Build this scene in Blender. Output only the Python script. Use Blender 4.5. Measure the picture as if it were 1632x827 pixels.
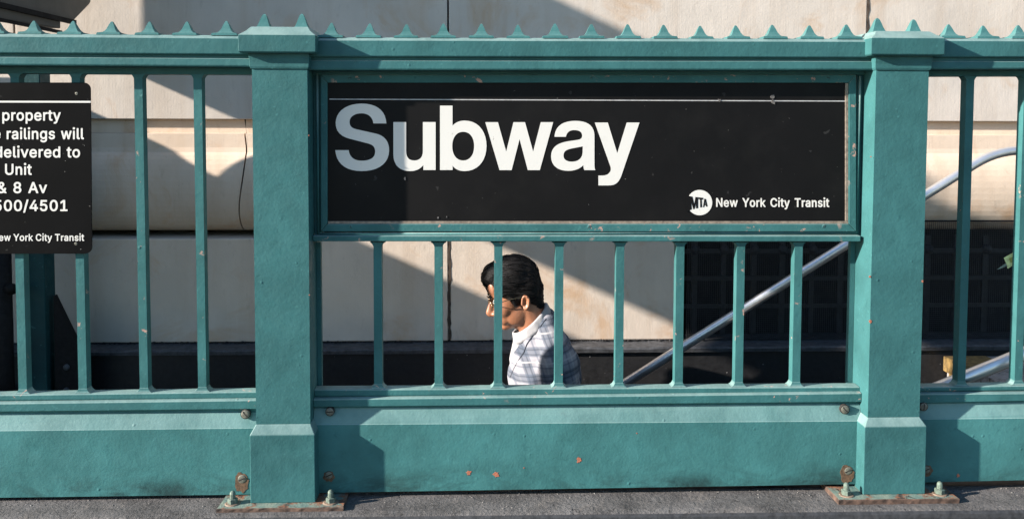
import bpy, bmesh, math, random
from mathutils import Vector, Matrix, Euler
from mathutils.bvhtree import BVHTree
random.seed(7)
for o in list(bpy.data.objects): bpy.data.objects.remove(o)
scene = bpy.context.scene
COL = scene.collection
R = math.radians
V = Vector

# ---------------------------------------------------------------- camera
F, PCX, PCY = 1370.0, 816.0, 259.0          # focal length and principal point in photo pixels (1632 wide)
EYE = V((0.0, -2.3, 1.044))
cam = bpy.data.cameras.new('camera'); cam_o = bpy.data.objects.new('camera', cam); COL.objects.link(cam_o)
cam.sensor_width = 36.0; cam.sensor_fit = 'HORIZONTAL'
cam.lens = F / 1632.0 * 36.0
cam.shift_y = (PCY - 413.5) / 1632.0
cam.clip_start = 0.05; cam.clip_end = 500
MW = Matrix.Translation(EYE) @ Matrix.Rotation(R(-1.96), 4, 'Z') @ Matrix.Rotation(R(90 - 2.9), 4, 'X') @ Matrix.Rotation(0.003, 4, 'Z')
cam_o.matrix_world = MW
scene.camera = cam_o
M3 = MW.to_3x3()
def ray(px, py): return M3 @ V(((px - PCX) / F, -(py - PCY) / F, -1.0))
def at(px, py, Y):                            # the point of the photo pixel on the plane y = Y (metres)
    d = ray(px, py); return EYE + d * ((Y - EYE.y) / d.y)
def atz(px, py, z):
    d = ray(px, py); return EYE + d * ((z - EYE.z) / d.z)
def atx(px, py, x):
    d = ray(px, py); return EYE + d * ((x - EYE.x) / d.x)

# ---------------------------------------------------------------- light
LIGHT = V((1.0, 0.265, -0.36)).normalized()  # travel direction of sunlight
elev = math.asin(-LIGHT.z)
sun = bpy.data.lights.new('sun', 'SUN'); sun.energy = 5.0; sun.angle = R(0.8); sun.color = (1.0, 0.91, 0.815)
sun_o = bpy.data.objects.new('sun', sun); COL.objects.link(sun_o)
sun_o.rotation_euler = LIGHT.to_track_quat('-Z', 'Y').to_euler(); sun_o.location = (-6, -4, 8)
w = bpy.data.worlds.new('World'); scene.world = w; w.use_nodes = True
nt = w.node_tree; bg = nt.nodes['Background']; bg.inputs['Strength'].default_value = 0.088
sky = nt.nodes.new('ShaderNodeTexSky'); sky.sky_type = 'NISHITA'; sky.sun_disc = False
sky.sun_elevation = elev; sky.sun_rotation = math.atan2(-LIGHT.x, -LIGHT.y)
sky.ozone_density = 4.0; sky.dust_density = 0.4; sky.air_density = 1.3
nt.links.new(sky.outputs[0], bg.inputs[0])
vs = scene.view_settings; vs.view_transform = 'Standard'; vs.look = 'None'; vs.gamma = 1.0; vs.use_curve_mapping = False
vs.exposure = 1.62
scene.cycles.use_denoising = True
scene.cycles.max_bounces = 6
scene.cycles.sample_clamp_indirect = 4.0

# ---------------------------------------------------------------- materials
class NT:
    def __init__(s, name):
        s.m = bpy.data.materials.new(name); s.m.use_nodes = True; s.t = s.m.node_tree
        s.b = s.t.nodes['Principled BSDF']; s.tc = s.t.nodes.new('ShaderNodeTexCoord')
    def n(s, k, **kw):
        x = s.t.nodes.new(k)
        for a, b in kw.items(): setattr(x, a, b)
        return x
    def l(s, a, b): s.t.links.new(a, b)
    def obj(s, scale=(1, 1, 1)):
        mp = s.n('ShaderNodeMapping'); mp.inputs['Scale'].default_value = scale
        s.l(s.tc.outputs['Object'], mp.inputs[0]); return mp.outputs[0]
    def noise(s, scale, detail=4, rough=.55, vec=None, dist=0):
        x = s.n('ShaderNodeTexNoise'); x.inputs['Scale'].default_value = scale; x.inputs['Detail'].default_value = detail
        x.inputs['Roughness'].default_value = rough; x.inputs['Distortion'].default_value = dist
        s.l(vec or s.tc.outputs['Object'], x.inputs['Vector']); return x.outputs[0]
    def ramp(s, f, a, b, lo=0, hi=1):
        x = s.n('ShaderNodeMapRange'); x.inputs[1].default_value = a; x.inputs[2].default_value = b
        x.inputs[3].default_value = lo; x.inputs[4].default_value = hi; s.l(f, x.inputs[0]); return x.outputs[0]
    def math(s, op, a, b=None):
        x = s.n('ShaderNodeMath', operation=op)
        for i, v in enumerate((a, b)):
            if v is None: continue
            if isinstance(v, (int, float)): x.inputs[i].default_value = v
            else: s.l(v, x.inputs[i])
        return x.outputs[0]
    def mix(s, f, a, b):
        x = s.n('ShaderNodeMix', data_type='RGBA')
        if isinstance(f, (int, float)): x.inputs[0].default_value = f
        else: s.l(f, x.inputs[0])
        for i, v in ((6, a), (7, b)):
            if isinstance(v, tuple): x.inputs[i].default_value = v + (1,)
            else: s.l(v, x.inputs[i])
        return x.outputs[2]
    def bump(s, h, dist, strength=1.0, prev=None):
        x = s.n('ShaderNodeBump'); x.inputs['Distance'].default_value = dist; x.inputs['Strength'].default_value = strength
        s.l(h, x.inputs['Height'])
        if prev is not None: s.l(prev, x.inputs['Normal'])
        return x.outputs[0]
    def out(s, col=None, rough=None, normal=None, metal=None, spec=None):
        for k, v in (('Base Color', col), ('Roughness', rough), ('Normal', normal), ('Metallic', metal), ('Specular IOR Level', spec)):
            if v is None: continue
            if isinstance(v, tuple): s.b.inputs[k].default_value = v + (1,)
            elif isinstance(v, (int, float)): s.b.inputs[k].default_value = v
            else: s.l(v, s.b.inputs[k])
        return s.m

def teal(name, base=(.036, .124, .126), chips=.0, grime=.0, top_tint=.5):
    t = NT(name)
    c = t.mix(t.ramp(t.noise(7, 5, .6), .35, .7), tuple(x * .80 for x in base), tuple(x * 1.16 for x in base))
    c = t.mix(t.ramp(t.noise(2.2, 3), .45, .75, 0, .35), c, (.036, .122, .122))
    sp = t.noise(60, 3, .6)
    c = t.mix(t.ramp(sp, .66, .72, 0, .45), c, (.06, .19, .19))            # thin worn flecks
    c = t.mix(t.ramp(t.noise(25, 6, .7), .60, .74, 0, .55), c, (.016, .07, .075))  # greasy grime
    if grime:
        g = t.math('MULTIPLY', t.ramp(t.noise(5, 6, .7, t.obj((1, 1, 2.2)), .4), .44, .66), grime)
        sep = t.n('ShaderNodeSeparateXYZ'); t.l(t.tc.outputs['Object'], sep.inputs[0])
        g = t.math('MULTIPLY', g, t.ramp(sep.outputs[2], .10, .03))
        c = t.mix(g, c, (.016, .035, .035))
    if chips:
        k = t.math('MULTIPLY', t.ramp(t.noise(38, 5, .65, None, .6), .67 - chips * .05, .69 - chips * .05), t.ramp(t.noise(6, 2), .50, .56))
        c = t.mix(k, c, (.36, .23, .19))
    geo = t.n('ShaderNodeNewGeometry'); nz = t.n('ShaderNodeSeparateXYZ'); t.l(geo.outputs['Normal'], nz.inputs[0])   # paler tint on upward faces
    c = t.mix(t.math('MULTIPLY', t.ramp(nz.outputs[2], .12, .55, 0, top_tint), t.ramp(t.noise(14, 4, .6), .25, .6, .5, 1)), c, (.29, .385, .365))
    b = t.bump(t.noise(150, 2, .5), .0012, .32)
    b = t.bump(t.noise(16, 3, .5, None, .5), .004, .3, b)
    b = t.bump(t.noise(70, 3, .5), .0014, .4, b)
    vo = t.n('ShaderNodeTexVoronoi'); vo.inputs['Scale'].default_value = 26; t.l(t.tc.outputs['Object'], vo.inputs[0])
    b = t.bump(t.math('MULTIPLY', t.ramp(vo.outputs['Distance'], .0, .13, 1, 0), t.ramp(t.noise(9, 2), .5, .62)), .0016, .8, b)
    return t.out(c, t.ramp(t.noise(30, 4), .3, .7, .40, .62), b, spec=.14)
TEAL = teal('teal_paint', (.035, .118, .121)); TEAL_SPIKE = teal('teal_paint_spike', (.032, .124, .124), top_tint=.12); TEAL_CHIP = teal('teal_paint_chipped', chips=1.15); TEAL_KICK_LIT = teal('teal_paint_grimy_bounce', (.046, .154, .154), grime=.85)  # kick paint: real grime, base lightened to imitate light bounced off the ground

def plain(name, col, rough=.6, metal=0, nscale=40, var=.25, bump=.0006, spec=.5):
    t = NT(name); n = t.noise(nscale, 5, .6)
    c = t.mix(t.ramp(n, .3, .7), tuple(x * (1 - var) for x in col), tuple(min(1, x * (1 + var)) for x in col))
    return t.out(c, t.ramp(t.noise(nscale * .6, 3), .3, .7, max(.03, rough - .08), min(1, rough + .08)), t.bump(n, bump, .7), metal, spec)
RUST = plain('rust', (.16, .065, .03), .85, 0, 90, .5, .0012)
PRIMER = plain('primer_orange', (.34, .115, .065), .7, 0, 120, .3)
SCREW = plain('screw_steel', (.125, .125, .10), .6, .2, 150, .4)
SLOT = plain('slot_dark', (.02, .018, .016), .9)
BOLT = plain('bolt_painted', (.095, .13, .105), .6, .15, 120, .5)
STEEL = plain('brushed_steel', (.68, .68, .69), .36, .85, 25, .06, .00004)
BLACK = plain('black_wall', (.008, .008, .009), .6, 0, 60, .4)
LEDGE = plain('ledge_stone', (.045, .047, .052), .7, 0, 50, .5, .002)
IRON = plain('dark_iron', (.008, .008, .009), .7, 0, 60, .4, spec=.15)
SHADE = plain('dark_panel', (.075, .068, .060), .6, 0, 20, .12)
WIRE = plain('wire', (.025, .025, .028), .7)
VOID = plain('void', (.006, .006, .007), .9)
YELLOW = plain('yellow_paint', (.17, .108, .033), .85, 0, 40, .6)
PAPER = plain('pale_green_paper', (.55, .66, .32), .7, 0, 90, .25)
PAPER2 = plain('dark_tape', (.12, .17, .15), .7, 0, 90, .25)
WORN = plain('worn_aluminium', (.20, .165, .13), .65, .1, 90, .45)

def sign_black(name='sign_black', a=(.0038, .0035, .0036), b=(.0095, .009, .0085), spec=.16, rough=.45):
    t = NT(name)
    c = t.mix(t.ramp(t.noise(9, 5, .6), .5, .8, 0, .6), a, b)
    c = t.mix(t.ramp(t.noise(170, 2, .5), .785, .80), c, (.35, .34, .31))            # paint specks and nicks
    c = t.mix(t.ramp(t.noise(30, 3, .6), .72, .74, 0, .12), c, (.14, .14, .135))
    return t.out(c, t.ramp(t.noise(6, 4), .3, .7, rough, rough + .17), t.bump(t.noise(3, 2), .01, .25, t.bump(t.noise(300, 2), .0003, .4)), spec=spec)
SIGNB = sign_black(); SIGNB2 = sign_black('notice_black', (.0025, .0028, .0032), (.005, .0054, .006), .05, .6)
def letter():
    t = NT('letter_white')
    c = t.mix(t.ramp(t.noise(22, 6, .65), .62, .82, 0, .35), (.60, .59, .55), (.40, .38, .34))
    c = t.mix(t.ramp(t.noise(75, 3, .6), .72, .74, 0, .6), c, (.2, .18, .16))
    return t.out(c, .55, t.bump(t.noise(200, 2), .0003, .4))
LETTER = letter()

def stone(name, base, dark=.78):
    t = NT(name)
    n1 = t.noise(2.2, 6, .62)
    c = t.mix(t.ramp(n1, .32, .72), tuple(x * dark for x in base), base)
    st = t.noise(9, 5, .6, t.obj((1.0, 1.0, .09)), .25)                              # vertical streaks
    c = t.mix(t.ramp(st, .48, .70, 0, .5), c, tuple(x * y for x, y in zip(base, (.70, .64, .58))))
    c = t.mix(t.ramp(t.noise(3.1, 5, .65, None, .9), .54, .72, 0, .65), c, tuple(x * y for x, y in zip(base, (.72, .52, .34))))  # rusty stains
    c = t.mix(t.ramp(t.noise(55, 4, .7), .67, .74, 0, .5), c, tuple(x * .35 for x in base))   # pits
    c = t.mix(t.ramp(t.noise(26, 5, .7, t.obj((1, 1, .35)), .3), .60, .72, 0, .35), c, tuple(x * y for x, y in zip(base, (.52, .50, .48))))   # soot
    b = t.bump(t.noise(130, 4, .7), .0012, .4)
    b = t.bump(t.noise(14, 5, .6), .005, .3, b)
    b = t.bump(t.noise(60, 3, .5, t.obj((6, 1, .15))), .001, .35, b)                 # tooling marks
    return t.out(c, .85, b, spec=.25)
STONE = stone('limestone', (.60, .535, .468)); STONE3 = stone('limestone_plinth', (.66, .565, .475)); STONE2 = stone('limestone_moulding', (.66, .535, .42), .80)
JOINT = plain('joint_mortar', (.05, .035, .025), .95, 0, 30, .6)
def concrete(name, base):
    t = NT(name)
    c = t.mix(t.ramp(t.noise(6, 7, .72), .36, .64), tuple(x * .5 for x in base), tuple(x * 1.45 for x in base))
    c = t.mix(t.ramp(t.noise(85, 4, .65), .57, .67, 0, .5), c, tuple(min(1, x * 2.2) for x in base))
    c = t.mix(t.ramp(t.noise(45, 4, .7), .60, .66, 0, .85), c, tuple(x * .22 for x in base))
    cr = t.math('ABSOLUTE', t.math('SUBTRACT', t.noise(3.2, 6, .6, None, .6), .5))                 # hairline cracks
    c = t.mix(t.ramp(cr, .0, .006, .8, 0), c, tuple(x * .2 for x in base))
    c = t.mix(t.ramp(t.noise(9, 4, .6, None, 1.0), .60, .68, 0, .5), c, tuple(min(1, x * y) for x, y in zip(base, (1.7, 1.6, 1.5))))
    b = t.bump(t.noise(95, 5, .7), .006, .9); b = t.bump(t.noise(18, 4, .6), .008, .6, b)
    return t.out(c, .85, b)
CONC = concrete('kerb_concrete', (.078, .0745, .0735)); ASPH = concrete('asphalt', (.05, .05, .052)); STEP = concrete('step_concrete', (.09, .088, .085))
WALK = concrete('pavement', (.24, .23, .22)); DARKWALK = concrete('dark_pavement', (.07, .068, .066))

# ---------------------------------------------------------------- builders
LOC = {}
def link(o, parent=None):
    COL.objects.link(o)
    if parent is not None: o.parent = parent
def thing(name, loc, label, cat, group=None):
    o = bpy.data.objects.new(name, None); o.location = loc; o.empty_display_size = .1; COL.objects.link(o)
    o['label'] = label; o['category'] = cat
    if group: o['group'] = group
    LOC[o] = V(loc); return o
def mesh_obj(name, me, mats, parent=None, smooth=False, bevel=0, kind=None):
    o = bpy.data.objects.new(name, me)
    off = LOC[parent] if parent is not None else V((0, 0, 0))
    me.transform(Matrix.Translation(-off))
    for m in (mats if isinstance(mats, (list, tuple)) else [mats]): me.materials.append(m)
    link(o, parent); LOC[o] = off
    if smooth:
        for p in me.polygons: p.use_smooth = True
    if bevel:
        b = o.modifiers.new('bevel', 'BEVEL'); b.width = bevel; b.segments = 2; b.limit_method = 'ANGLE'; b.angle_limit = R(25)
    if kind: o['kind'] = kind
    return o
class MB:
    def __init__(s): s.b = bmesh.new(); s.mi = 0
    def face(s, vs):
        try:
            f = s.b.faces.new(vs); f.material_index = s.mi
        except ValueError: pass
    def loft(s, rings, cap=True, close=True):
        R_ = [[s.b.verts.new(p) for p in r] for r in rings]
        n = len(R_[0])
        for a, b in zip(R_, R_[1:]):
            for i in range(n if close else n - 1):
                s.face([a[i], a[(i + 1) % n], b[(i + 1) % n], b[i]])
        if cap: s.face(R_[0][::-1]); s.face(R_[-1])
        return s
    def box(s, x0, x1, y0, y1, z0, z1):
        return s.loft([[(x0, y0, z), (x1, y0, z), (x1, y1, z), (x0, y1, z)] for z in (z0, z1)])
    def sweep(s, prof, x0, x1, za, zb):     # prof [(y, z-at-left, z-at-right)]
        return s.loft([[(x0, y, a) for y, a, b in prof], [(x1, y, b) for y, a, b in prof]])
    def tube(s, pts, r, n=10):
        pts = [V(p) for p in pts]; rr = r if isinstance(r, (list, tuple)) else [r] * len(pts)
        rings = []; up = V((0, 1, 0.013))
        for i, p in enumerate(pts):
            d = (pts[min(i + 1, len(pts) - 1)] - pts[max(i - 1, 0)]).normalized()
            a = d.cross(up)
            if a.length < 1e-3: a = d.cross(V((1, 0, 0)))
            a.normalize(); b = d.cross(a)
            rings.append([p + (a * math.cos(2 * math.pi * k / n) + b * math.sin(2 * math.pi * k / n)) * rr[i] for k in range(n)])
        return s.loft(rings)
    def disc(s, c, r, t, n=18, dome=0.0):     # a disc facing -y
        c = V(c); rings = []
        for rad, dy in ([(r, t), (r, 0)] if not dome else [(r, t), (r, 0), (r * .75, -dome * .7), (r * .35, -dome)]):
            rings.append([(c.x + rad * math.cos(2 * math.pi * k / n), c.y + dy, c.z + rad * math.sin(2 * math.pi * k / n)) for k in range(n)])
        return s.loft(rings)
    def ell(s, c, r, rot=None, seg=16):
        if not hasattr(s, 'blobs'): s.blobs = []
        s.blobs.append((V(c), r, rot, seg)); return s
    def done(s, name):
        vs, fs = [], []
        for c, r, rot, seg in getattr(s, 'blobs', ()):   # ellipsoids, straight to vertex lists
            o = len(vs); n = seg * 2
            def P(u): u = V((u[0] * r[0], u[1] * r[1], u[2] * r[2])); return tuple(c + (rot @ u if rot else u))
            vs.append(P((0, 0, -1)))
            for i in range(1, seg):
                a = math.pi * i / seg; z, q = -math.cos(a), math.sin(a)
                vs += [P((q * math.cos(math.pi * k / seg), q * math.sin(math.pi * k / seg), z)) for k in range(n)]
            vs.append(P((0, 0, 1))); t = len(vs) - 1
            for k in range(n):
                k2 = (k + 1) % n
                fs.append((o, o + 1 + k2, o + 1 + k)); fs.append((t, t - n + k, t - n + k2))
                for i in range(seg - 2):
                    a = o + 1 + i * n; fs.append((a + k, a + k2, a + n + k2, a + n + k))
        if s.b.faces: bmesh.ops.recalc_face_normals(s.b, faces=s.b.faces)
        me = bpy.data.meshes.new(name)
        if vs and not s.b.verts: me.from_pydata(vs, [], fs); s.b.free(); return me
        if vs:
            bv = [s.b.verts.new(p) for p in vs]
            for f in fs: s.b.faces.new([bv[i] for i in f])
        s.b.to_mesh(me); s.b.free(); return me
    def obj(s, name, mats, parent=None, **k): return mesh_obj(name, s.done(name), mats, parent, **k)

def evaluated(me, mods):                     # a mesh with modifiers applied, without operators
    o = bpy.data.objects.new('tmp', me); COL.objects.link(o)
    for kind, kw in mods:
        m = o.modifiers.new(kind, kind)
        for a, b in kw.items(): setattr(m, a, b)
    dg = bpy.context.evaluated_depsgraph_get()
    out = bpy.data.meshes.new_from_object(o.evaluated_get(dg)); bpy.data.objects.remove(o); bpy.data.meshes.remove(me)
    return out
def filled(loops, Y, thick):                 # loops of world (x, z) outlines, holes included, filled on the plane y = Y
    cu = bpy.data.curves.new('tmp', 'CURVE'); cu.dimensions = '2D'; cu.fill_mode = 'BOTH'; cu.extrude = thick / 2
    for L in loops:
        sp = cu.splines.new('POLY'); sp.points.add(len(L) - 1); sp.use_cyclic_u = True
        for p, (x, z) in zip(sp.points, L): p.co = (x, z, 0, 1)
    o = bpy.data.objects.new('tmp', cu); COL.objects.link(o)
    dg = bpy.context.evaluated_depsgraph_get(); dg.update()
    me = bpy.data.meshes.new_from_object(o.evaluated_get(dg)); bpy.data.objects.remove(o); bpy.data.curves.remove(cu)
    for v in me.vertices: x, z, d = v.co; v.co = (x, Y - thick / 2 - d, z)
    return me
def px_loops(loops, Y):                      # outlines measured on the photo, brought to the plane y = Y
    out = []
    for L in loops:
        q = [at(px, py, Y) for px, py in L]; out.append([(p.x, p.z) for p in q])
    return out
def bez(path, n=9):                          # [(x,y) | ((c1),(c2),(end))] -> polyline
    out = [path[0]]
    for s in path[1:]:
        if isinstance(s[0], tuple):
            p0 = out[-1]; c1, c2, p3 = s
            for i in range(1, n + 1):
                t = i / n; u = 1 - t
                out.append(tuple(u**3 * p0[k] + 3 * u * u * t * c1[k] + 3 * u * t * t * c2[k] + t**3 * p3[k] for k in (0, 1)))
        else: out.append(s)
    return out
TEAL_SHADED = teal('teal_paint_shaded', (.008, .042, .047))  # rear post's shade put into a darker copy of the teal

# ================================================================ setting: street, kerb, pavement, stairwell
def setbox(name, x0, x1, y0, y1, z0, z1, m, bevel=0, kind='structure'):
    return MB().box(x0, x1, y0, y1, z0, z1).obj(name, m, bevel=bevel, kind=kind)
XE0, XE1 = -1.86, 1.885                        # stairwell from its blind end to the top step
setbox('sidewalk', -60, 60, -4.5, -.06, -.40, -.17, DARKWALK)
setbox('street', -60, 60, -40, -4.502, -.45, -.30, ASPH)
eL, eR = atz(650, 820.5, 0), atz(1560, 811, 0)
sl = (eR.y - eL.y) / (eR.x - eL.x)
ky = lambda x: eL.y + sl * (x - eL.x)
k = MB(); rk = []
for i in range(0, 141):
    x = -6 + i * .1; y = ky(x)
    rk.append([(x, y, -.3), (x, y, -.022), (x, y + .004, -.010), (x, y + .011, -.003), (x, y + .024, 0), (x, .066, 0), (x, .066, -.3)])
k.loft(rk)
k.obj('kerb', CONC, kind='structure')
k = MB(); rk = []
for i in range(0, 141):                        # dark steel facing of the kerb
    x = -6 + i * .1; y = ky(x)
    rk.append([(x, y - .006, -.3), (x, y - .006, -.020), (x, y - .004, -.010), (x, y + .003, -.0045), (x, y + .003, -.02), (x, y + .002, -.3)])
k.loft(rk)
k.obj('kerb_edge', plain('kerb_steel', (.03, .031, .034), .7, .1, 60, .5, .002), kind='structure')
b = MB(); rk_ = random.Random(21)
for i in range(420):                           # grit and flakes swept against the foot of the railing
    x = rk_.uniform(-1.4, 2.2); y = .06 - abs(rk_.gauss(0, .045)); q = rk_.choice([.0009, .0012, .0016, .0024])
    if y > ky(x) + .03: b.ell((x, y, q * .3), (q, q * rk_.uniform(.5, 1.2), q * .5), seg=3)
b.obj('kerb_grit', [plain('grit_mixed', (.16, .15, .14), .9, 0, 30, .9)], kind='stuff')
setbox('pavement', -30, XE0, .1, 1.28, -.4, .0, WALK, kind='structure')
LZ = .082                                       # landing level
land = MB().box(XE1 + .012, 30, .104, 1.10, -.4, LZ).obj('landing', WALK, kind='structure')
# steps going down to the left of the picture
RISE, TREAD = .18, .26
st = MB()
for i in range(1, 15):
    x1 = XE1 - TREAD * (i - 1); x0 = x1 - TREAD
    st.box(x0, x1 + (0 if i == 1 else -.0), .112, 1.098, -3.2, LZ - RISE * i)
st.obj('stairs', STEP, bevel=.006, kind='structure')
sw = MB(); sw.box(XE0 - .2, XE1, .07, .110, -3.2, -.004); sw.box(XE0 - .2, XE0 - .01, .112, 1.098, -3.2, -.41)
sw.obj('stairwell_side', BLACK, kind='structure')

# yellow edge and tread plate of the top step
t = thing('step_nosing', (XE1 + .1, .75, LZ), 'worn yellow painted edge of the top stair step', 'step edge')
MB().loft([[(XE1 - .012, y, LZ - .055), (XE1 - .012, y, LZ + .006), (XE1 + .165, y, LZ + .006), (XE1 + .165, y, LZ - .055)] for y in (.93, 1.09)]).obj('tread_strip', YELLOW, t, bevel=.004)
MB().box(XE1 + .006, XE1 + .05, 1.0, 1.08, LZ - .20, LZ - .056).obj('riser_strip', YELLOW, t, bevel=.003)
t = thing('rubber_mat', (XE1 + .7, .45, LZ), 'black dimpled mat on the landing at the top of the stairs', 'mat')
b = MB(); b.box(XE1 + .215, XE1 + 1.5, .13, .92, LZ + .001, LZ + .012); b.obj('mat_base', IRON, t)
b = MB()
for i in range(42):
    for j in range(26):
        x = XE1 + .235 + i * .03 + (.015 if j % 2 else 0); y = .145 + j * .03
        b.loft([[(x - .008, y - .004, LZ + .012), (x + .008, y - .004, LZ + .012), (x + .008, y + .004, LZ + .012), (x - .008, y + .004, LZ + .012)],
                [(x - .005, y - .002, LZ + .017), (x + .005, y - .002, LZ + .017), (x + .005, y + .002, LZ + .017), (x - .005, y + .002, LZ + .017)]])
o = b.obj('dimples', LEDGE, t); o['kind'] = 'stuff'

# black stairwell parapet with its stone ledge, under the building
YP, YU = 1.20, 1.27                           # plinth face and upper wall face
zl = (at(300, 555, 1.10).z + at(1300, 555, 1.10).z) / 2
t = thing('stairwell_wall', (0, 1.15, -.4), 'black stairwell parapet with grey ledge below the limestone building', 'wall')
MB().box(XE0 - .2, 6, 1.115, 1.30, -3.2, zl - .022).obj('parapet', BLACK, t)
b = MB(); rk = []
rnd = random.Random(3)
for i in range(0, 120):
    x = XE0 - .2 + i * .07; e = rnd.uniform(-.002, .002)
    rk.append([(x, 1.10, zl - .02), (x, 1.098, zl - .006 + e), (x, 1.106, zl + e), (x, 1.30, zl + .004 + e), (x, 1.30, zl - .02)])
b.loft(rk); b.obj('ledge', LEDGE, t)
b = MB()                                        # grit and flakes lying along the back of the ledge
for i in range(900):
    x = rnd.uniform(-1.8, .92); s = rnd.uniform(.0015, .005) * (1 if rnd.random() < .85 else 1.7); y = YP - abs(rnd.gauss(0, .006)) - .002
    b.ell((x, y, zl + .004 + s * .3), (s, s * .8, s * .6), seg=3)
b.obj('grit', BLACK, t)['kind'] = 'stuff'
b = MB(); b2 = MB()
for i in range(42):
    p = at(rnd.uniform(510, 1620), rnd.uniform(560, 614), 1.114); s = rnd.choice([.0008, .001, .0012, .002])
    b.ell((p.x, 1.1145, p.z), (s, .0008, s * rnd.uniform(.7, 1.6)), seg=4)
o = b.obj('paint_specks', plain('speck_white', (.16, .155, .15), .8), t); o['kind'] = 'stuff'

# ---------------------------------------------------------------- limestone building
B = thing('stone_building', (0, 2.0, zl), 'pale limestone building wall with rounded base moulding behind the railing', 'building')
zu = (at(300, 192, YU).z + at(1550, 192, YU).z) / 2
zf1 = at(300, 212, YU + .02).z; zf2 = at(300, 236, YU - .02).z
zt0 = at(300, 371, YP).z; zt1 = zf2
zp1 = at(640, 380, YP).z
xw = at(1092, 450, YP).x                       # plinth ends here, window area begins
def block_run(b, joints, y0, y1, z0, z1, gap=.0035):
    for a, c in zip(joints, joints[1:]): b.box(a + gap, c - gap, y0, y1, z0, z1)
u1, u2 = at(714, 30, YU).x, at(1383, 20, YU).x
wd = u2 - u1
upj = [u1 + wd * k for k in range(-6, 8)]
b = MB(); crs = .78; z = zu
block_run(b, upj, YU, YU + .5, zu, zu + .02 + crs)
for n in range(1, 9):
    block_run(b, [x + (wd / 2 if n % 2 else 0) for x in upj], YU, YU + .5, zu + .02 + crs * n + .006, zu + .02 + crs * (n + 1))
b.obj('upper_wall', STONE, B, bevel=.003)
MB().box(-11, 13, YU + .20, YU + .6, zl - .1, zu + 7.4).obj('wall_core', JOINT, B)
# fillets and torus: a moulded course swept along the wall, split at its joints
tj = [at(384, 300, YP).x + 1.93 * k for k in range(-4, 7)]
prof = [(YU + .029, zu - .001), (YU + .028, zf1), (YU - .012, zf1 - .003), (YU - .016, zf2 + .002)]
cz, rz = (zt0 + zt1) / 2, (zt1 - zt0) / 2
for i in range(1, 22):
    a = math.pi / 2 - math.pi * i / 21
    yy = YP + .10 - .104 * math.cos(a) ** .85 if math.cos(a) > 0 else YP + .10
    if i > 11 or yy < YU - .017: prof.append((yy, cz + rz * math.sin(a)))
prof += [(YU + .028, zt0 - .001)]
b = MB()
for a, c in zip(tj, tj[1:]):
    n = 10; rings = []
    for i in range(n + 1):
        x = a + .003 + (c - a - .006) * i / n
        rings.append([(x + (.012 * math.sin((z - cz) * 13) if i in (0, n) else 0), y, z) for y, z in prof])
    b.loft(rings)
b.obj('base_moulding', STONE2, B, smooth=False)
pj = [at(716, 470, YP).x + 1.70 * k for k in range(-6, 1)] + [xw]
b = MB(); block_run(b, pj, YP, YP + .3, zl + .006, zp1, .0045); b.obj('plinth', STONE3, B, bevel=.004)
# thin settlement crack in the plinth joint filling: ragged mortar
b = MB()
xj = at(716, 470, YP).x; rr = random.Random(5); rings = []
for i in range(26):
    z = zl + .012 + (zp1 - zl - .02) * i / 25; w_ = rr.uniform(.003, .008); dx = rr.uniform(-.002, .003)
    rings.append([(xj + dx - w_, YP - .0012, z), (xj + dx + w_, YP - .0012, z), (xj + dx + w_, YP + .01, z), (xj + dx - w_, YP + .01, z)])
b.loft(rings); b.obj('joint_mortar', JOINT, B); b = MB()
xj = u2; rings = []
for i in range(30):
    z = zu + .02 + crs * i / 30; w_ = rr.uniform(.002, .008); dx = rr.uniform(-.003, .004)
    rings.append([(xj + dx - w_, YU - .0012, z), (xj + dx + w_, YU - .0012, z), (xj + dx + w_, YU + .01, z), (xj + dx - w_, YU + .01, z)])
b.loft(rings); b.obj('joint_mortar', JOINT, B)
# basement opening with an iron grating behind insect screen
wn = MB()
wn.box(xw - .3, 13, YU + .18, YU + .198, zl - .05, zp1 + .3)
wo = wn.obj('window', VOID, B)
b = MB()
gx = [at(px, 440, YP + .09).x for px in (1106, 1152, 1200, 1245, 1292, 1338, 1384, 1430, 1476, 1522, 1568, 1614, 1660)]
for x in gx: b.box(x - .011, x + .011, YP + .08, YP + .10, zl + .01, zp1 - .002)
for py in (400, 443, 487):
    z = at(1200, py, YP + .08).z; b.box(xw, gx[-1] + .2, YP + .07, YP + .079, z - .009, z + .009)
for x in gx: b.ell((x, YP + .075, at(1200, 398, YP + .075).z), (.022, .018, .022), seg=6)
b.obj('grating', plain('grating_iron', (.022, .022, .025), .6, 0, 60, .4), wo)
b = MB()
sx0, sx1, sz0, sz1 = xw + .004, at(1700, 400, YP - .012).x, zl + .012, at(1550, 354, YP - .012).z
x = sx0
while x < sx1: b.box(x, x + .0013, YP - .0125, YP - .0112, sz0, sz1); x += .0085
z = sz0
while z < sz1: b.box(sx0, sx1, YP - .0141, YP - .0128, z, z + .0013); z += .0085
b.obj('insect_screen', WIRE, wo)
b = MB(); b.box(sx0, sx1, YP - .016, YP - .002, sz1 + .001, sz1 + .007); b.obj('screen_frame', IRON, wo)

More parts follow.
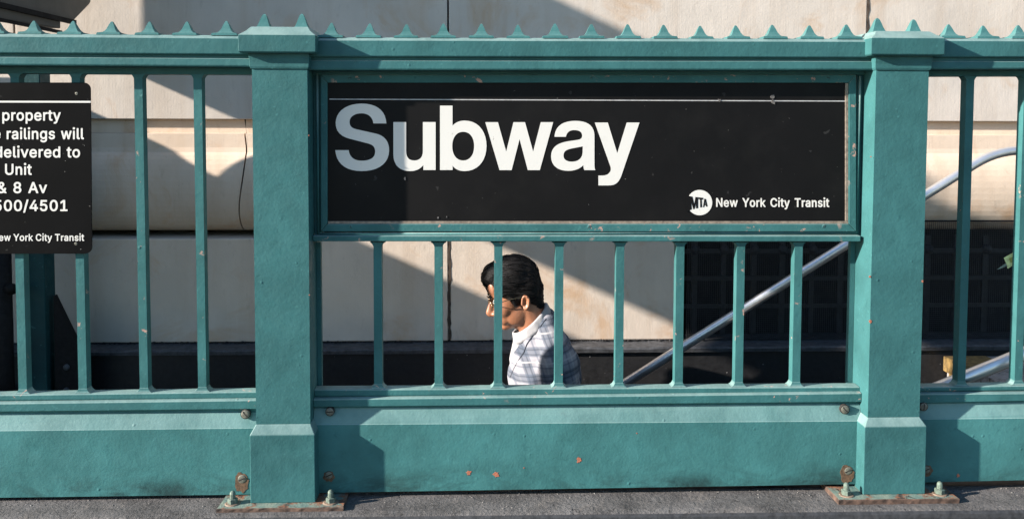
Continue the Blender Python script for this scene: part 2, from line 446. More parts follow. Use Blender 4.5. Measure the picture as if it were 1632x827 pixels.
# ---------------------------------------------------------------- awning at the left and added shadow casters outside the picture
xk = -1.555
kz = lambda px, py: atx(px, py, xk)
a_, c_, d_ = kz(97, 46), kz(118, 33), kz(143, 7)
K = thing('street_awning', (xk - .2, .6, 1.3), 'dark grey awning side hanging in the top left corner, before the building', 'awning')
prof = [(0.02, 1.345), (a_.y, a_.z), (a_.y, a_.z + .03), (c_.y, c_.z), (d_.y, d_.z), (1.195, d_.z + .01), (1.195, 1.95), (.02, 1.95)]
MB().loft([[(x, y, z) for y, z in prof] for x in (xk - .07, xk)]).obj('valance', SHADE, K, bevel=.004)
MB().box(xk + .0005, xk + .010, .02, a_.y - .01, 1.351, 1.362).obj('trim_strip', IRON, K)
MB().box(xk + .0005, xk + .014, .02, c_.y - .01, 1.395, 1.412).obj('trim_strip', IRON, K)
MB().box(xk - .05, xk + .05, .7, 1.19, d_.z + .055, d_.z + .12).obj('cornice', SHADE, K, bevel=.006)
SLOPE = .455 / (LIGHT.x / LIGHT.y) ** -1 * 1.0 if False else .455 * (LIGHT.x / LIGHT.y) + LIGHT.z / LIGHT.y   # edge slope of the added casters, chosen for their shadow lines
def back(px, py, Y, X):                          # where the sun ray through that wall point crosses the plane x = X
    p = at(px, py, Y); return p + LIGHT * ((X - p.x) / LIGHT.x)
q2, q3, q1 = back(400, 195, YU, -2.0), back(1020, 60, YU, -2.0), back(614, 400, YP, -2.2)
ze = lambda q, y: q.z + SLOPE * (y - q.y)
MB().loft([[(x, .17, ze(q2, .17)), (x, 1.098, ze(q2, 1.098)), (x, 1.098, ze(q3, 1.098)), (x, .17, ze(q3, .17))] for x in (-2.04, -2.0)]).obj('shadow_board', SHADE, K, bevel=.004)  # unseen board, added and shaped to cast the broad wall shadow
MB().box(-1.999, xk - .071, .8, .9, 1.75, 1.85).obj('beam', IRON, K)
MB().box(xk - .06, xk - .01, 1.196, YU - .001, 1.7, 1.85).obj('wall_bracket', IRON, K)
K2 = thing('shadow_block', (-2.8, .7, 0), 'unseen dark grey block beyond the left edge, added to shade the wall', 'shadow caster')
MB().loft([[(x, .46, .0), (x, 1.19, .0), (x, 1.19, ze(q1, 1.19)), (x, .46, ze(q1, .46))] for x in (-3.4, -2.2)]).obj('body', SHADE, K2, bevel=.01)  # unseen block added to cast the lower wall shadow
MB().box(-2.9, -2.3, .45, .4585, .1, .85).obj('block_plate', IRON, K2, bevel=.004)

# ================================================================ the railing
def zpix(px, py, Y): return at(px, py, Y).z
YB = .146                                      # back of posts and rails
PW = .0725                                     # half width of a post shaft
def post_centre(a, b): return (at(a, 400, 0).x + at(b, 400, 0).x) / 2
XA, XB = post_centre(404, 493.2), post_centre(1389, 1473)
def hexring(c, r, z): return [(c[0] + r * math.cos(math.pi / 3 * k + .4), c[1] + r * math.sin(math.pi / 3 * k + .4), z) for k in range(6)]
def spike(mb, x, y, z, s=1.0, wy=.9, base=True):
    pr = [(.0335, 0), (.0315, .0060), (.0200, .0085), (.0155, .0125), (.0115, .019), (.0075, .029), (.0028, .0385), (.0012, .0398)] if base else \
         [(.021, 0), (.0165, .006), (.0125, .016), (.0085, .028), (.0055, .036), (.0018, .0405)]
    jx, s = random.uniform(-.0016, .0016), s * random.uniform(.93, 1.05)
    return mb.loft([[(x + jx * h / .04 - r * s, y - r * wy * s, z + h * s), (x + jx * h / .04 + r * s, y - r * wy * s, z + h * s), (x + jx * h / .04 + r * s, y + r * wy * s, z + h * s), (x + jx * h / .04 - r * s, y + r * wy * s, z + h * s)] for r, h in pr])
def rect(xc, w_, y0, y1, z): return [(xc - w_, y0, z), (xc + w_, y0, z), (xc + w_, y1, z), (xc - w_, y1, z)]
def make_post(px, xc, label, zz, chips):
    # zz: plate top, base top, shoulder top, collar bottom, collar top, cap bottom, cap top, crown
    t = thing('railing_post', (xc, .07, 0), label, 'post', 'railing posts beside the sign')
    zpl, zb0, zb1, zc0, zc1, zcap0, zcap1, zcr = zz
    e = .0143
    sh = MB(); sh.loft([rect(xc, PW, 0, YB, z) for z in (zb1, zc0)])
    sh.mi = 1
    for (cx, cy, r) in chips:
        c = at(cx, cy, 0); n = 9
        ring = [(c.x + r * random.uniform(.6, 1.1) * math.cos(2 * math.pi * i / n), -.0007, c.z + r * 1.2 * random.uniform(.6, 1.1) * math.sin(2 * math.pi * i / n)) for i in range(n)]
        sh.loft([[(x, .0005, z) for x, y, z in ring], ring])
    sh.obj('shaft', [TEAL, PRIMER], t)
    MB().loft([rect(xc, PW + e, -e, YB + e, zpl), rect(xc, PW + e, -e, YB + e, zb0), rect(xc, PW + .0006, -.0006, YB + .001, zb1)]).obj('pedestal', TEAL, t, bevel=.002)
    MB().loft([rect(xc, PW + .002, -.003, YB + .003, zc0), rect(xc, PW + .005, -.005, YB + .005, zc0 + .006), rect(xc, PW + .0055, -.0055, YB + .0055, zc0 + .017),
               rect(xc, PW + .006, -.007, YB + .007, zc1 - .002), rect(xc, PW + .007, -.008, YB + .008, zcap0)]).obj('collar', TEAL, t, bevel=.0012)
    C = .0275
    cap = MB().loft([rect(xc, PW + C - .004, -C + .004, YB + C - .004, zcap0), rect(xc, PW + C, -C, YB + C, zcap0 + .004), rect(xc, PW + C, -C, YB + C, zcap1 - .002), rect(xc, PW + C - .003, -C + .003, YB + C - .003, zcap1),
               rect(xc, PW + C - .016, -C + .016, YB + C - .016, zcap1 + (zcr - zcap1) * .45), rect(xc, PW + .003, .003, YB - .003, zcr - .001), rect(xc, PW + .001, .006, YB - .006, zcr)]).obj('cap', TEAL, t, bevel=.0015)
    for s in (-1, 1):
        spike(MB(), xc + s * .0505, .05, zcr - .001, 1.0, base=False).obj('finial', TEAL_SPIKE, cap)
    pl = MB(); rr = random.Random(int(px)); 
    x0, x1, y0, y1 = xc - .168, xc + .166, -.045, .09
    n = 24; ring = []
    def jag(z, g):
        pts = []
        for i in range(n): pts.append((x0 + (x1 - x0) * i / n, y0 + rr.uniform(-g, g), z))
        for i in range(5): pts.append((x1 + rr.uniform(-g, g), y0 + (y1 - y0) * i / 5, z))
        for i in range(n): pts.append((x1 - (x1 - x0) * i / n, y1, z))
        for i in range(5): pts.append((x0 + rr.uniform(-g, g), y1 - (y1 - y0) * i / 5, z))
        return pts
    r1 = jag(.0, .0012); r2 = [(x, y, zpl - .002) for x, y, z in jag(0, .0012)]; r3 = [(x + (.0015 if x < xc else -.0015), y + .0018, zpl) for x, y, z in r2]
    pl.mi = 1; pl.loft([r1, r2, r3], cap=False); pl.mi = 0; pl.face([pl.b.verts.new(p) for p in r3]); pl.obj('base_plate', [PLATE, RUSTEDGE], t)
    for bx in (xc - .134, xc + .128):
        nb = MB(); c = (bx, -.0135); 
        nb.loft([hexring(c, .0135, zpl), hexring(c, .0135, zpl + .013), hexring(c, .0115, zpl + .0145)])
        nb.loft([[(c[0] + r * math.cos(k * math.pi / 5), c[1] + r * math.sin(k * math.pi / 5), zpl + h) for k in range(10)] for r, h in ((.0078, .0135), (.0078, .027), (.0062, .032), (.002, .0345))])
        nb.mi = 1; nb.loft([[(c[0] + r * math.cos(k * math.pi / 8) * rr.uniform(.9, 1.1), c[1] + r * math.sin(k * math.pi / 8), zpl + h) for k in range(16)] for r, h in ((.021, 0), (.019, .0022))])
        nb.obj('bolt', [BOLT, RUSTTEAL], t)
    return t
def plate_mat():
    t = NT('plate_paint_rust')
    sep = t.n('ShaderNodeSeparateXYZ'); geo = t.n('ShaderNodeNewGeometry'); t.l(geo.outputs['Normal'], sep.inputs[0])
    c = t.mix(t.ramp(t.noise(20, 5, .65), .4, .62), (.17, .21, .17), (.07, .14, .13))
    c = t.mix(t.ramp(t.noise(16, 6, .7), .50, .58), c, (.20, .085, .045))
    c = t.mix(t.ramp(t.noise(33, 5, .7, None, .5), .56, .62), c, (.035, .028, .024))
    return t.out(c, .7, t.bump(t.noise(90, 5, .7), .003, .7))
PLATE = plate_mat(); RUSTEDGE = plain('rusty_edge', (.075, .045, .032), .9, 0, 45, .75, .002); RUSTTEAL = plain('rusty_teal', (.17, .12, .085), .75, 0, 80, .5, .001)
def zs(px, ys):                                # photo rows to heights, each with the depth it is at
    return [zpix(px, y, Y) for y, Y in ys]
zA = zs(449, [(801, -.0143), (693.3, -.0143), (675.5, 0), (110.5, 0), (90, -.01), (85, -.0275), (54.7, -.0275), (43.5, .01)])
zB = zs(1430, [(787.2, -.0143), (680, -.0143), (664.5, 0), (112.5, 0), (96, -.01), (89, -.0275), (59.5, -.0275), (50.5, .01)])
make_post(449, XA, 'teal post left of the subway sign, half its cap in the light', zA, [(492, 216, .002), (493, 470, .002)])
make_post(1430, XB, 'teal post right of the subway sign with a bright sunlit left side', zB, [(1386.5, 441, .003), (1387, 512, .0042), (1470, 448, .0032), (1388, 250, .002)])

def sweepx(prof, x0, x1):                      # prof [(y, zleft, zright)]
    return MB().sweep(prof, x0, x1, 0, 0)
def screw(name, px, py, Y, r, parent, ang, m=None):
    c = at(px, py, Y)
    b = MB(); b.disc((c.x, Y, c.z), r, .015, dome=r * .16); b.mi = 1; b.disc((c.x, Y + .0004, c.z), r * 1.16, .01)
    o = b.obj('screw', [m or SCREW, SLOT], parent)
    s = MB(); d = V((math.cos(ang), 0, math.sin(ang))); n = V((-d.z, 0, d.x)); cc = V((c.x, Y - r * .175, c.z))
    pts = [cc + d * r * .86 + n * r * .13, cc - d * r * .86 + n * r * .13, cc - d * r * .86 - n * r * .13, cc + d * r * .86 - n * r * .13]
    s.loft([[p + V((0, r * .2, 0)) for p in pts], pts]); s.obj('slot', SLOT, o)
    return o
def halo(mb, px, py, Y, r, squash=1.0, drop=0):
    c = at(px, py, Y); n = 22; a = []
    for i in range(n):
        th = 2 * math.pi * i / n; q = r * random.uniform(*((.45, 1.25) if r < .0115 else (.82, 1.12)))
        dz = q * math.sin(th) * squash
        a.append((c.x + q * math.cos(th), Y - .0006, c.z + dz - (drop if dz < 0 else 0)))
    mb.loft([[(x, Y + .002, z) for x, y, z in a], a])

def panel(name, x0, x1, pl, pr, S, label):
    """pl, pr: photo columns at which the rows in S (pairs row-left, row-right) were read"""
    t = thing('railing', ((x0 + x1) / 2, .08, 0), label, 'railing', 'railing panels')
    def Z(key, Y):
        a, b = S[key]; za, zb = zpix(pl, a, Y), zpix(pr, b, Y); xa, xb = at(pl, a, Y).x, at(pr, b, Y).x
        s = (zb - za) / (xb - xa); return za + s * (x0 - xa), za + s * (x1 - xa)
    def P(y, key, Y=None, d=0.0):
        a, b = Z(key, y if Y is None else Y); return (y, a + d, b + d)
    f, m = .010, .0165
    pr_ = [P(m, 'mould1'), P(m - .002, 'mould1', m, .004), P(m, 'mould0'), P(m + .006, 'mould0', m, .001), P(m + .006, 'fasc1', f, -.001), P(f + .002, 'fasc1', f, 0), P(f, 'fasc1', f, .003),
           P(f, 'fasc0', f, -.002), P(f + .003, 'fasc0', f), P(f + .017, 'fasc0', f, .0075), P(YB - .02, 'fasc0', f, .0075), P(YB - .003, 'fasc0', f), P(YB - .003, 'fasc1', f), P(YB - .012, 'mould0', m), P(YB - .012, 'mould1', m)]
    tr = sweepx(pr_, x0, x1).obj('top_rail', TEAL, t, bevel=.001)
    za, zb = Z('fasc0', f)
    for px in S['spikes']:
        x = at(px, 55, .045).x
        spike(MB(), x, .052, za + (zb - za) * (x - x0) / (x1 - x0) + .0068, 1.0).obj('finial', TEAL_SPIKE, tr)
    # underside strip of the top rail, set back
    zu_ = Z('mould1', m)
    sweepx([(.067, zu_[0] - S['lip'], zu_[1] - S['lip']), (.067, zu_[0] - .0005, zu_[1] - .0005), (.114, zu_[0] - .0005, zu_[1] - .0005), (.114, zu_[0] - S['lip'], zu_[1] - S['lip'])], x0, x1).obj('inner_rail', TEAL, t, bevel=.001)
    # bottom rail, ledge and kick plate
    sweepx([P(.0553, 'rail1'), P(.0540, 'rail1', .0553, .004), P(.0540, 'rail0', .0553, -.002), P(.057, 'rail0', .0553), P(.080, 'rail0', .0553, .0012), P(.0905, 'rail0', .0553), P(.0905, 'rail1', .0553)], x0, x1).obj('bottom_rail', TEAL_CHIP, t, bevel=.0012)
    sweepx([P(.040, 'led1'), P(.040, 'led0'), P(.0425, 'led0', .040, .0018), P(.0545, 'led0', .040, .003), P(.12, 'led0', .040, .003), P(.12, 'led1', .040, -.004), P(.051, 'led1', .040, -.004)], x0, x1).obj('ledge_moulding', TEAL_CHIP, t, bevel=.0012)
    kp = MB().sweep([P(.0345, 'kick0'), P(.034, 'bev1', .034), P(.0355, 'bev1', .034, .0015), P(.0515, 'bev0', .0515, .004), P(.0535, 'bev0', .0515), P(.0540, 'led1', .040, -.001), P(.105, 'led1', .040, -.001), P(.105, 'kick0', .0345)], x0, x1, 0, 0)
    kp.mi = 1
    for (px, py, r, sq, dr) in S.get('rust', ()): halo(kp, px, py, .0342, r, sq, dr)
    kp.mi = 2
    for (px, py, r, sq) in S.get('chips', ()): halo(kp, px, py, .0342, r, sq)
    kick = kp.obj('kick_plate', [TEAL_KICK_LIT, RUSTKICK, PRIMER], t)
    for (px, py, Y, r, a) in S['screws']: screw('screw', px, py, Y, r, kick if Y < .051 else t, a)
    # balusters with a small fillet where they meet the rails
    zt_ = Z('bartop', .064) if 'bartop' in S else (zu_[0] - S['lip'], zu_[1] - S['lip'])
    zb_ = Z('rail0', .0553)
    for px in S['bars']:
        x = at(px, 520, .061).x; q = (x - x0) / (x1 - x0)
        ztop = zt_[0] + (zt_[1] - zt_[0]) * q; zbot = zb_[0] + (zb_[1] - zb_[0]) * q + .001
        h = .0112; fl = [(0, .010), (.0025, .0055), (.006, .0025), (.010, .0006)]
        rings = [rect(x, h + g, .0605 - g * .3, 0.0895, zbot + d) for d, g in fl] + [rect(x, h, .061, .089, z) for z in (zbot + .012, ztop - .012)] + [rect(x, h + g, .0605, 0.0895, ztop - d) for d, g in fl[::-1]]
        MB().loft(rings).obj('baluster', TEAL_BAR, t)
    return t
RUSTKICK = plain('rust_stain', (.095, .055, .03), .85, 0, 110, .55, .0012)
TEAL_BAR = teal('teal_paint_bars', chips=.5)

SL = dict(fasc0=(57.5, 60.6), fasc1=(85.3, 87.4), mould0=(91.4, 93.8), mould1=(104.5, 106.8), rail0=(629, 624), rail1=(638.5, 634.5), led0=(643.8, 638.6), led1=(655.7, 651.5),
          bev0=(662, 659), bev1=(686.7, 682.5), kick0=(792.5, 787.5), lip=.0185, spikes=[-186, -126, -65, -6, 53.5, 116, 177.5, 238.5, 298, 361], bars=[-220, -155, -61, 33.5, 129.5, 227.5, 320.8],
          screws=[(391, 660, .036, .0115, -.9), (386, 763, .0338, .0125, .35)], rust=[(385, 765, .020, 1.1, .012)], chips=[])
SM = dict(fasc0=(63.6, 65.8), fasc1=(90.8, 92.4), mould0=(97.2, 98.2), mould1=(112.2, 112), rail0=(620.5, 616), rail1=(631.8, 625), led0=(637.2, 627.2), led1=(648, 640),
          bev0=(652.5, 645.5), bev1=(676.9, 671), kick0=(784.8, 770.8), lip=.010, bartop=(386, 386),
          spikes=[528, 588.5, 648, 707, 767, 825.5, 884, 942, 1000, 1058.5, 1116.5, 1174, 1232, 1290, 1349], bars=[602.3, 699, 794, 891, 987.5, 1082.8, 1179, 1270.5],
          screws=[(525.5, 656, .036, .0105, .05), (524, 757, .0338, .0105, .4), (1347, 652.5, .036, .0115, -.8), (1352, 750, .0338, .0115, .4)],
          rust=[(1350, 752, .019, 1.1, .010), (524, 759, .015, 1, 0)], chips=[(747, 752.5, .0072, 1.0), (790.5, 755.5, .0095, .8), (923, 733, .0065, 1.4), (835, 745, .002, 1), (1015, 690, .002, 1)])
SR = dict(fasc0=(64.3, 65), fasc1=(91.4, 91.6), mould0=(98.6, 98.8), mould1=(111, 110.6), rail0=(616.3, 614), rail1=(623.4, 622), led0=(629, 627.7), led1=(641, 638),
          bev0=(645, 643), bev1=(668, 666.5), kick0=(768, 764.6), lip=.0165, spikes=[1513, 1569, 1624] + [1681 + 57.5 * k for k in range(15)], bars=[1535, 1626] + [1718 + 92.5 * k for k in range(9)],
          screws=[(1472.5, 648, .036, .0105, 1.5), (1477, 748, .0338, .0105, .4)], rust=[(1478, 750, .016, 1, 0)], chips=[(1527, 757, .006, .8)])
e_ = .0006
panel('left', -1.70, XA - PW - e_, 0, 390, SL, 'railing section at the left edge holding the railings notice')
panel('mid', XA + PW + e_, XB - PW - e_, 512, 1366, SM, 'wide teal railing section between the two posts, carrying the subway sign')
panel('right', XB + PW + e_, 3.2, 1484, 1632, SR, 'railing section at the right edge, with a paper scrap on its bar')

# ledge under the sign and end stiles belong to the middle panel
mid = [o for o in COL.objects if o.name.startswith('railing') and o.type == 'EMPTY' and 'wide teal' in o['label']][0]
def hbar(name, pl, pr, r0, r1, Y, Yb, m, parent, x0=None, x1=None, **k):   # horizontal bar read off the photo, rows r=(left,right)
    q = [at(pl, r0[0], Y), at(pr, r0[1], Y), at(pl, r1[0], Y), at(pr, r1[1], Y)]
    xa = q[0].x if x0 is None else x0; xb = q[1].x if x1 is None else x1
    s0 = (q[1].z - q[0].z) / (q[1].x - q[0].x); s1 = (q[3].z - q[2].z) / (q[3].x - q[2].x)
    f0 = lambda x: q[0].z + s0 * (x - q[0].x); f1 = lambda x: q[2].z + s1 * (x - q[2].x)
    return MB().sweep([(Y, f1(xa), f1(xb)), (Y, f0(xa), f0(xb)), (Yb, f0(xa) + .0015, f0(xb) + .0015), (Yb, f1(xa), f1(xb))], xa, xb, 0, 0).obj(name, m, parent, **k)
hbar('sill_rail', 510, 1368, (376, 376), (384.8, 385.2), 0.048, .108, TEAL_CHIP, mid, XA + PW + e_, at(1372, 380, .048).x, bevel=.002)
for xs, w_ in ((XA + PW + e_, .012), (XB - PW - .0145, .0135)):
    z0 = zpix(640, 618, .09); z1 = zpix(640, 387, .09)
    MB().box(xs, xs + w_, .1015, .118, z0, z1).obj('end_stile', TEAL, mid)
for xs, xe in ((XA + PW + e_, at(513, 250, .08).x), (at(1363, 250, .08).x, XB - PW - e_)):
    MB().box(xs, xe, .078, .10, zpix(640, 376, .09), zpix(640, 113, .09)).obj('sign_stile', TEAL, mid)

# ================================================================ subway sign
RULE = plain('rule_grey', (.34, .34, .34), .6, 0, 60, .2)
YF, YS = .0630, .0680
sg = thing('subway_sign', (at(936, 380, YF).x, .09, at(936, 372, YF).z), 'long black subway entrance sign with white lettering in a teal frame', 'sign')
Lx, Rx, Ty, By = (521.5, 1352.8), None, None, None
c = {k: at(*v, YF) for k, v in dict(ol0=(511.2, 119.5), or0=(1364.8, 119.5), ol1=(511.2, 369.2), or1=(1364.8, 369.2), il0=(521.8, 132.2), ir0=(1353, 132.2), il1=(521.8, 357), ir1=(1353, 357)).items()}
def quadbar(a, b, c2, d, Y, Yb): return MB().loft([[(p.x, y, p.z) for p in (a, b, c2, d)] for y in (Y, Yb)])
g_ = .0004
for q in (('ol0', 'or0', 'ir0', 'il0'), ('ol1', 'or1', 'ir1', 'il1'), ('ol0', 'il0', 'il1', 'ol1'), ('or0', 'ir0', 'ir1', 'or1')):
    P_ = [c[n] for n in q]; ctr = sum(P_, V()) / 4
    quadbar(*[p + (ctr - p).normalized() * g_ for p in P_], YF, YF + .028).obj('frame', TEAL_CHIP, sg, bevel=.0015)
f0, f1, f2, f3 = at(520, 131, YS), at(1353.5, 131, YS), at(1353.5, 358, YS), at(520, 358, YS)
quadbar(f0, f1, f2, f3, YS, YS + .006).obj('sign_face', SIGNB, sg)
i0, i1 = at(1347, 133, YS - .002), at(1352, 133, YS - .002); j0, j1 = at(1347, 352.3, YS - .002), at(1352, 352.3, YS - .002)
b = MB(); b.loft([[(p.x, y, p.z) for p in (i0, i1, j1, j0)] for y in (YS - .0025, YS - .0002)])
k0, k1, k2, k3 = at(523, 352.6, YS - .002), at(1352, 352.6, YS - .002), at(1352, 356.6, YS - .002), at(523, 356.6, YS - .002)
b.loft([[(p.x, y, p.z) for p in (k0, k1, k2, k3)] for y in (YS - .003, YS - .0002)])
b.obj('retaining_strip', WORN, sg, bevel=.0008)
# bead round the frame
bz = at(936, 372.3, .063).z; tz = at(936, 118.2, .063).z; bx0, bx1 = at(506.5, 300, .063).x, at(1368, 300, .063).x
b = MB(); b.tube([(bx0, .068, bz), (bx1, .068, bz)], .0034, 10); b.tube([(bx1, .068, bz), (bx1, .068, tz - .002)], .0034, 10); b.tube([(bx0, .068, bz), (bx0, .068, tz - .002)], .0034, 10)
b.obj('bead', TEAL, sg, smooth=True)
for px, py, a in ((557.5, 124.5, .1), (942, 124.5, .5), (1320, 124.5, -.3), (559, 362, -1.2), (939, 361.5, .7), (1313, 361, .6)): screw('screw', px, py, YF, .0055, sg, a, TEAL_BAR)
YL = YS - .0004
l0, l1, l2, l3 = at(525, 157.6, YL), at(1348, 160.7, YL), at(1348, 162.4, YL), at(525, 159.3, YL)
quadbar(l0, l1, l2, l3, YL - .0004, YL + .0002).obj('rule', RULE, sg)
z6 = lambda L: [(520 + x / 5.169, 150 + y / 5.169) for x, y in L]
z7 = lambda L: [(770 + x / 5.170, 150 + y / 5.170) for x, y in L]
def ellipse(cx, cy, rx, ry, n=40, p=2.0):
    f = lambda v: math.copysign(abs(v) ** (2 / p), v)
    return [(cx + rx * f(math.cos(2 * math.pi * i / n)), cy + ry * f(math.sin(2 * math.pi * i / n))) for i in range(n)]
S_ = bez([(495, 243), (388, 243), ((382, 190), (345, 160), (290, 160)), ((235, 160), (192, 187), (192, 230)), ((192, 270), (215, 283), (250, 292)), (405, 326), ((480, 343), (518, 392), (518, 462)),
          ((518, 575), (425, 635), (292, 635)), ((160, 635), (82, 572), (75, 463)), (185, 463), ((190, 520), (230, 550), (292, 550)), ((360, 550), (403, 525), (403, 478)), ((403, 435), (385, 419), (345, 408)),
          (190, 368), ((115, 347), (78, 307), (78, 240)), ((78, 145), (165, 80), (292, 80)), ((420, 80), (490, 142), (495, 243))])
u_ = bez([(553, 232), (658, 232), (658, 470), ((658, 525), (683, 548), (725, 548)), ((770, 548), (796, 522), (796, 470)), (796, 232), (901, 232), (901, 626), (800, 626), (800, 585), ((775, 618), (738, 635), (692, 635)), ((602, 635), (553, 585), (553, 495))])
b_ = bez([(937, 97), (1040, 97), (1040, 262), ((1062, 236), (1097, 220), (1140, 220)), ((1252, 220), (1320, 308), (1320, 427)), ((1320, 547), (1252, 635), (1140, 635)), ((1095, 635), (1058, 618), (1041, 590)), (1041, 626), (937, 626)])
bh = ellipse(1128, 430, 90, 118, p=2.2)
w_ = [(18, 233), (122, 233), (190, 475), (250, 233), (345, 233), (412, 475), (475, 233), (577, 233), (467, 627), (368, 627), (300, 372), (235, 627), (135, 627)]
a_ = bez([(588, 353), (682, 353), ((688, 318), (710, 298), (750, 298)), ((795, 298), (816, 315), (816, 345)), ((816, 370), (797, 376), (770, 380)), (700, 390), ((610, 405), (560, 440), (560, 515)),
          ((560, 590), (615, 633), (700, 633)), ((755, 633), (797, 617), (826, 585)), ((827, 603), (829, 617), (835, 627)), (925, 627), ((916, 612), (917, 592), (917, 562)), (917, 345), ((917, 262), (860, 222), (760, 222)), ((647, 222), (592, 273), (588, 353))])
ah = bez([(821, 432), (820, 480), ((818, 535), (780, 558), (730, 558)), ((688, 558), (662, 540), (662, 508)), ((662, 470), (690, 457), (730, 449)), (821, 432)])
y_ = bez([(920, 236), (1027, 236), (1105, 488), (1183, 236), (1288, 236), (1150, 640), ((1122, 728), (1098, 753), (1030, 753)), (950, 753), (950, 672), (985, 672), ((1032, 672), (1062, 640), (1050, 600))])
for nm, L in (('S', [z6(S_)]), ('u', [z6(u_)]), ('b', [z6(b_), z6(bh)]), ('w', [z7(w_)]), ('a', [z7(a_), z7(ah)]), ('y', [z7(y_)])):
    mesh_obj('letter', filled(px_loops(L, YL), YL, .0006), LETTER, sg)
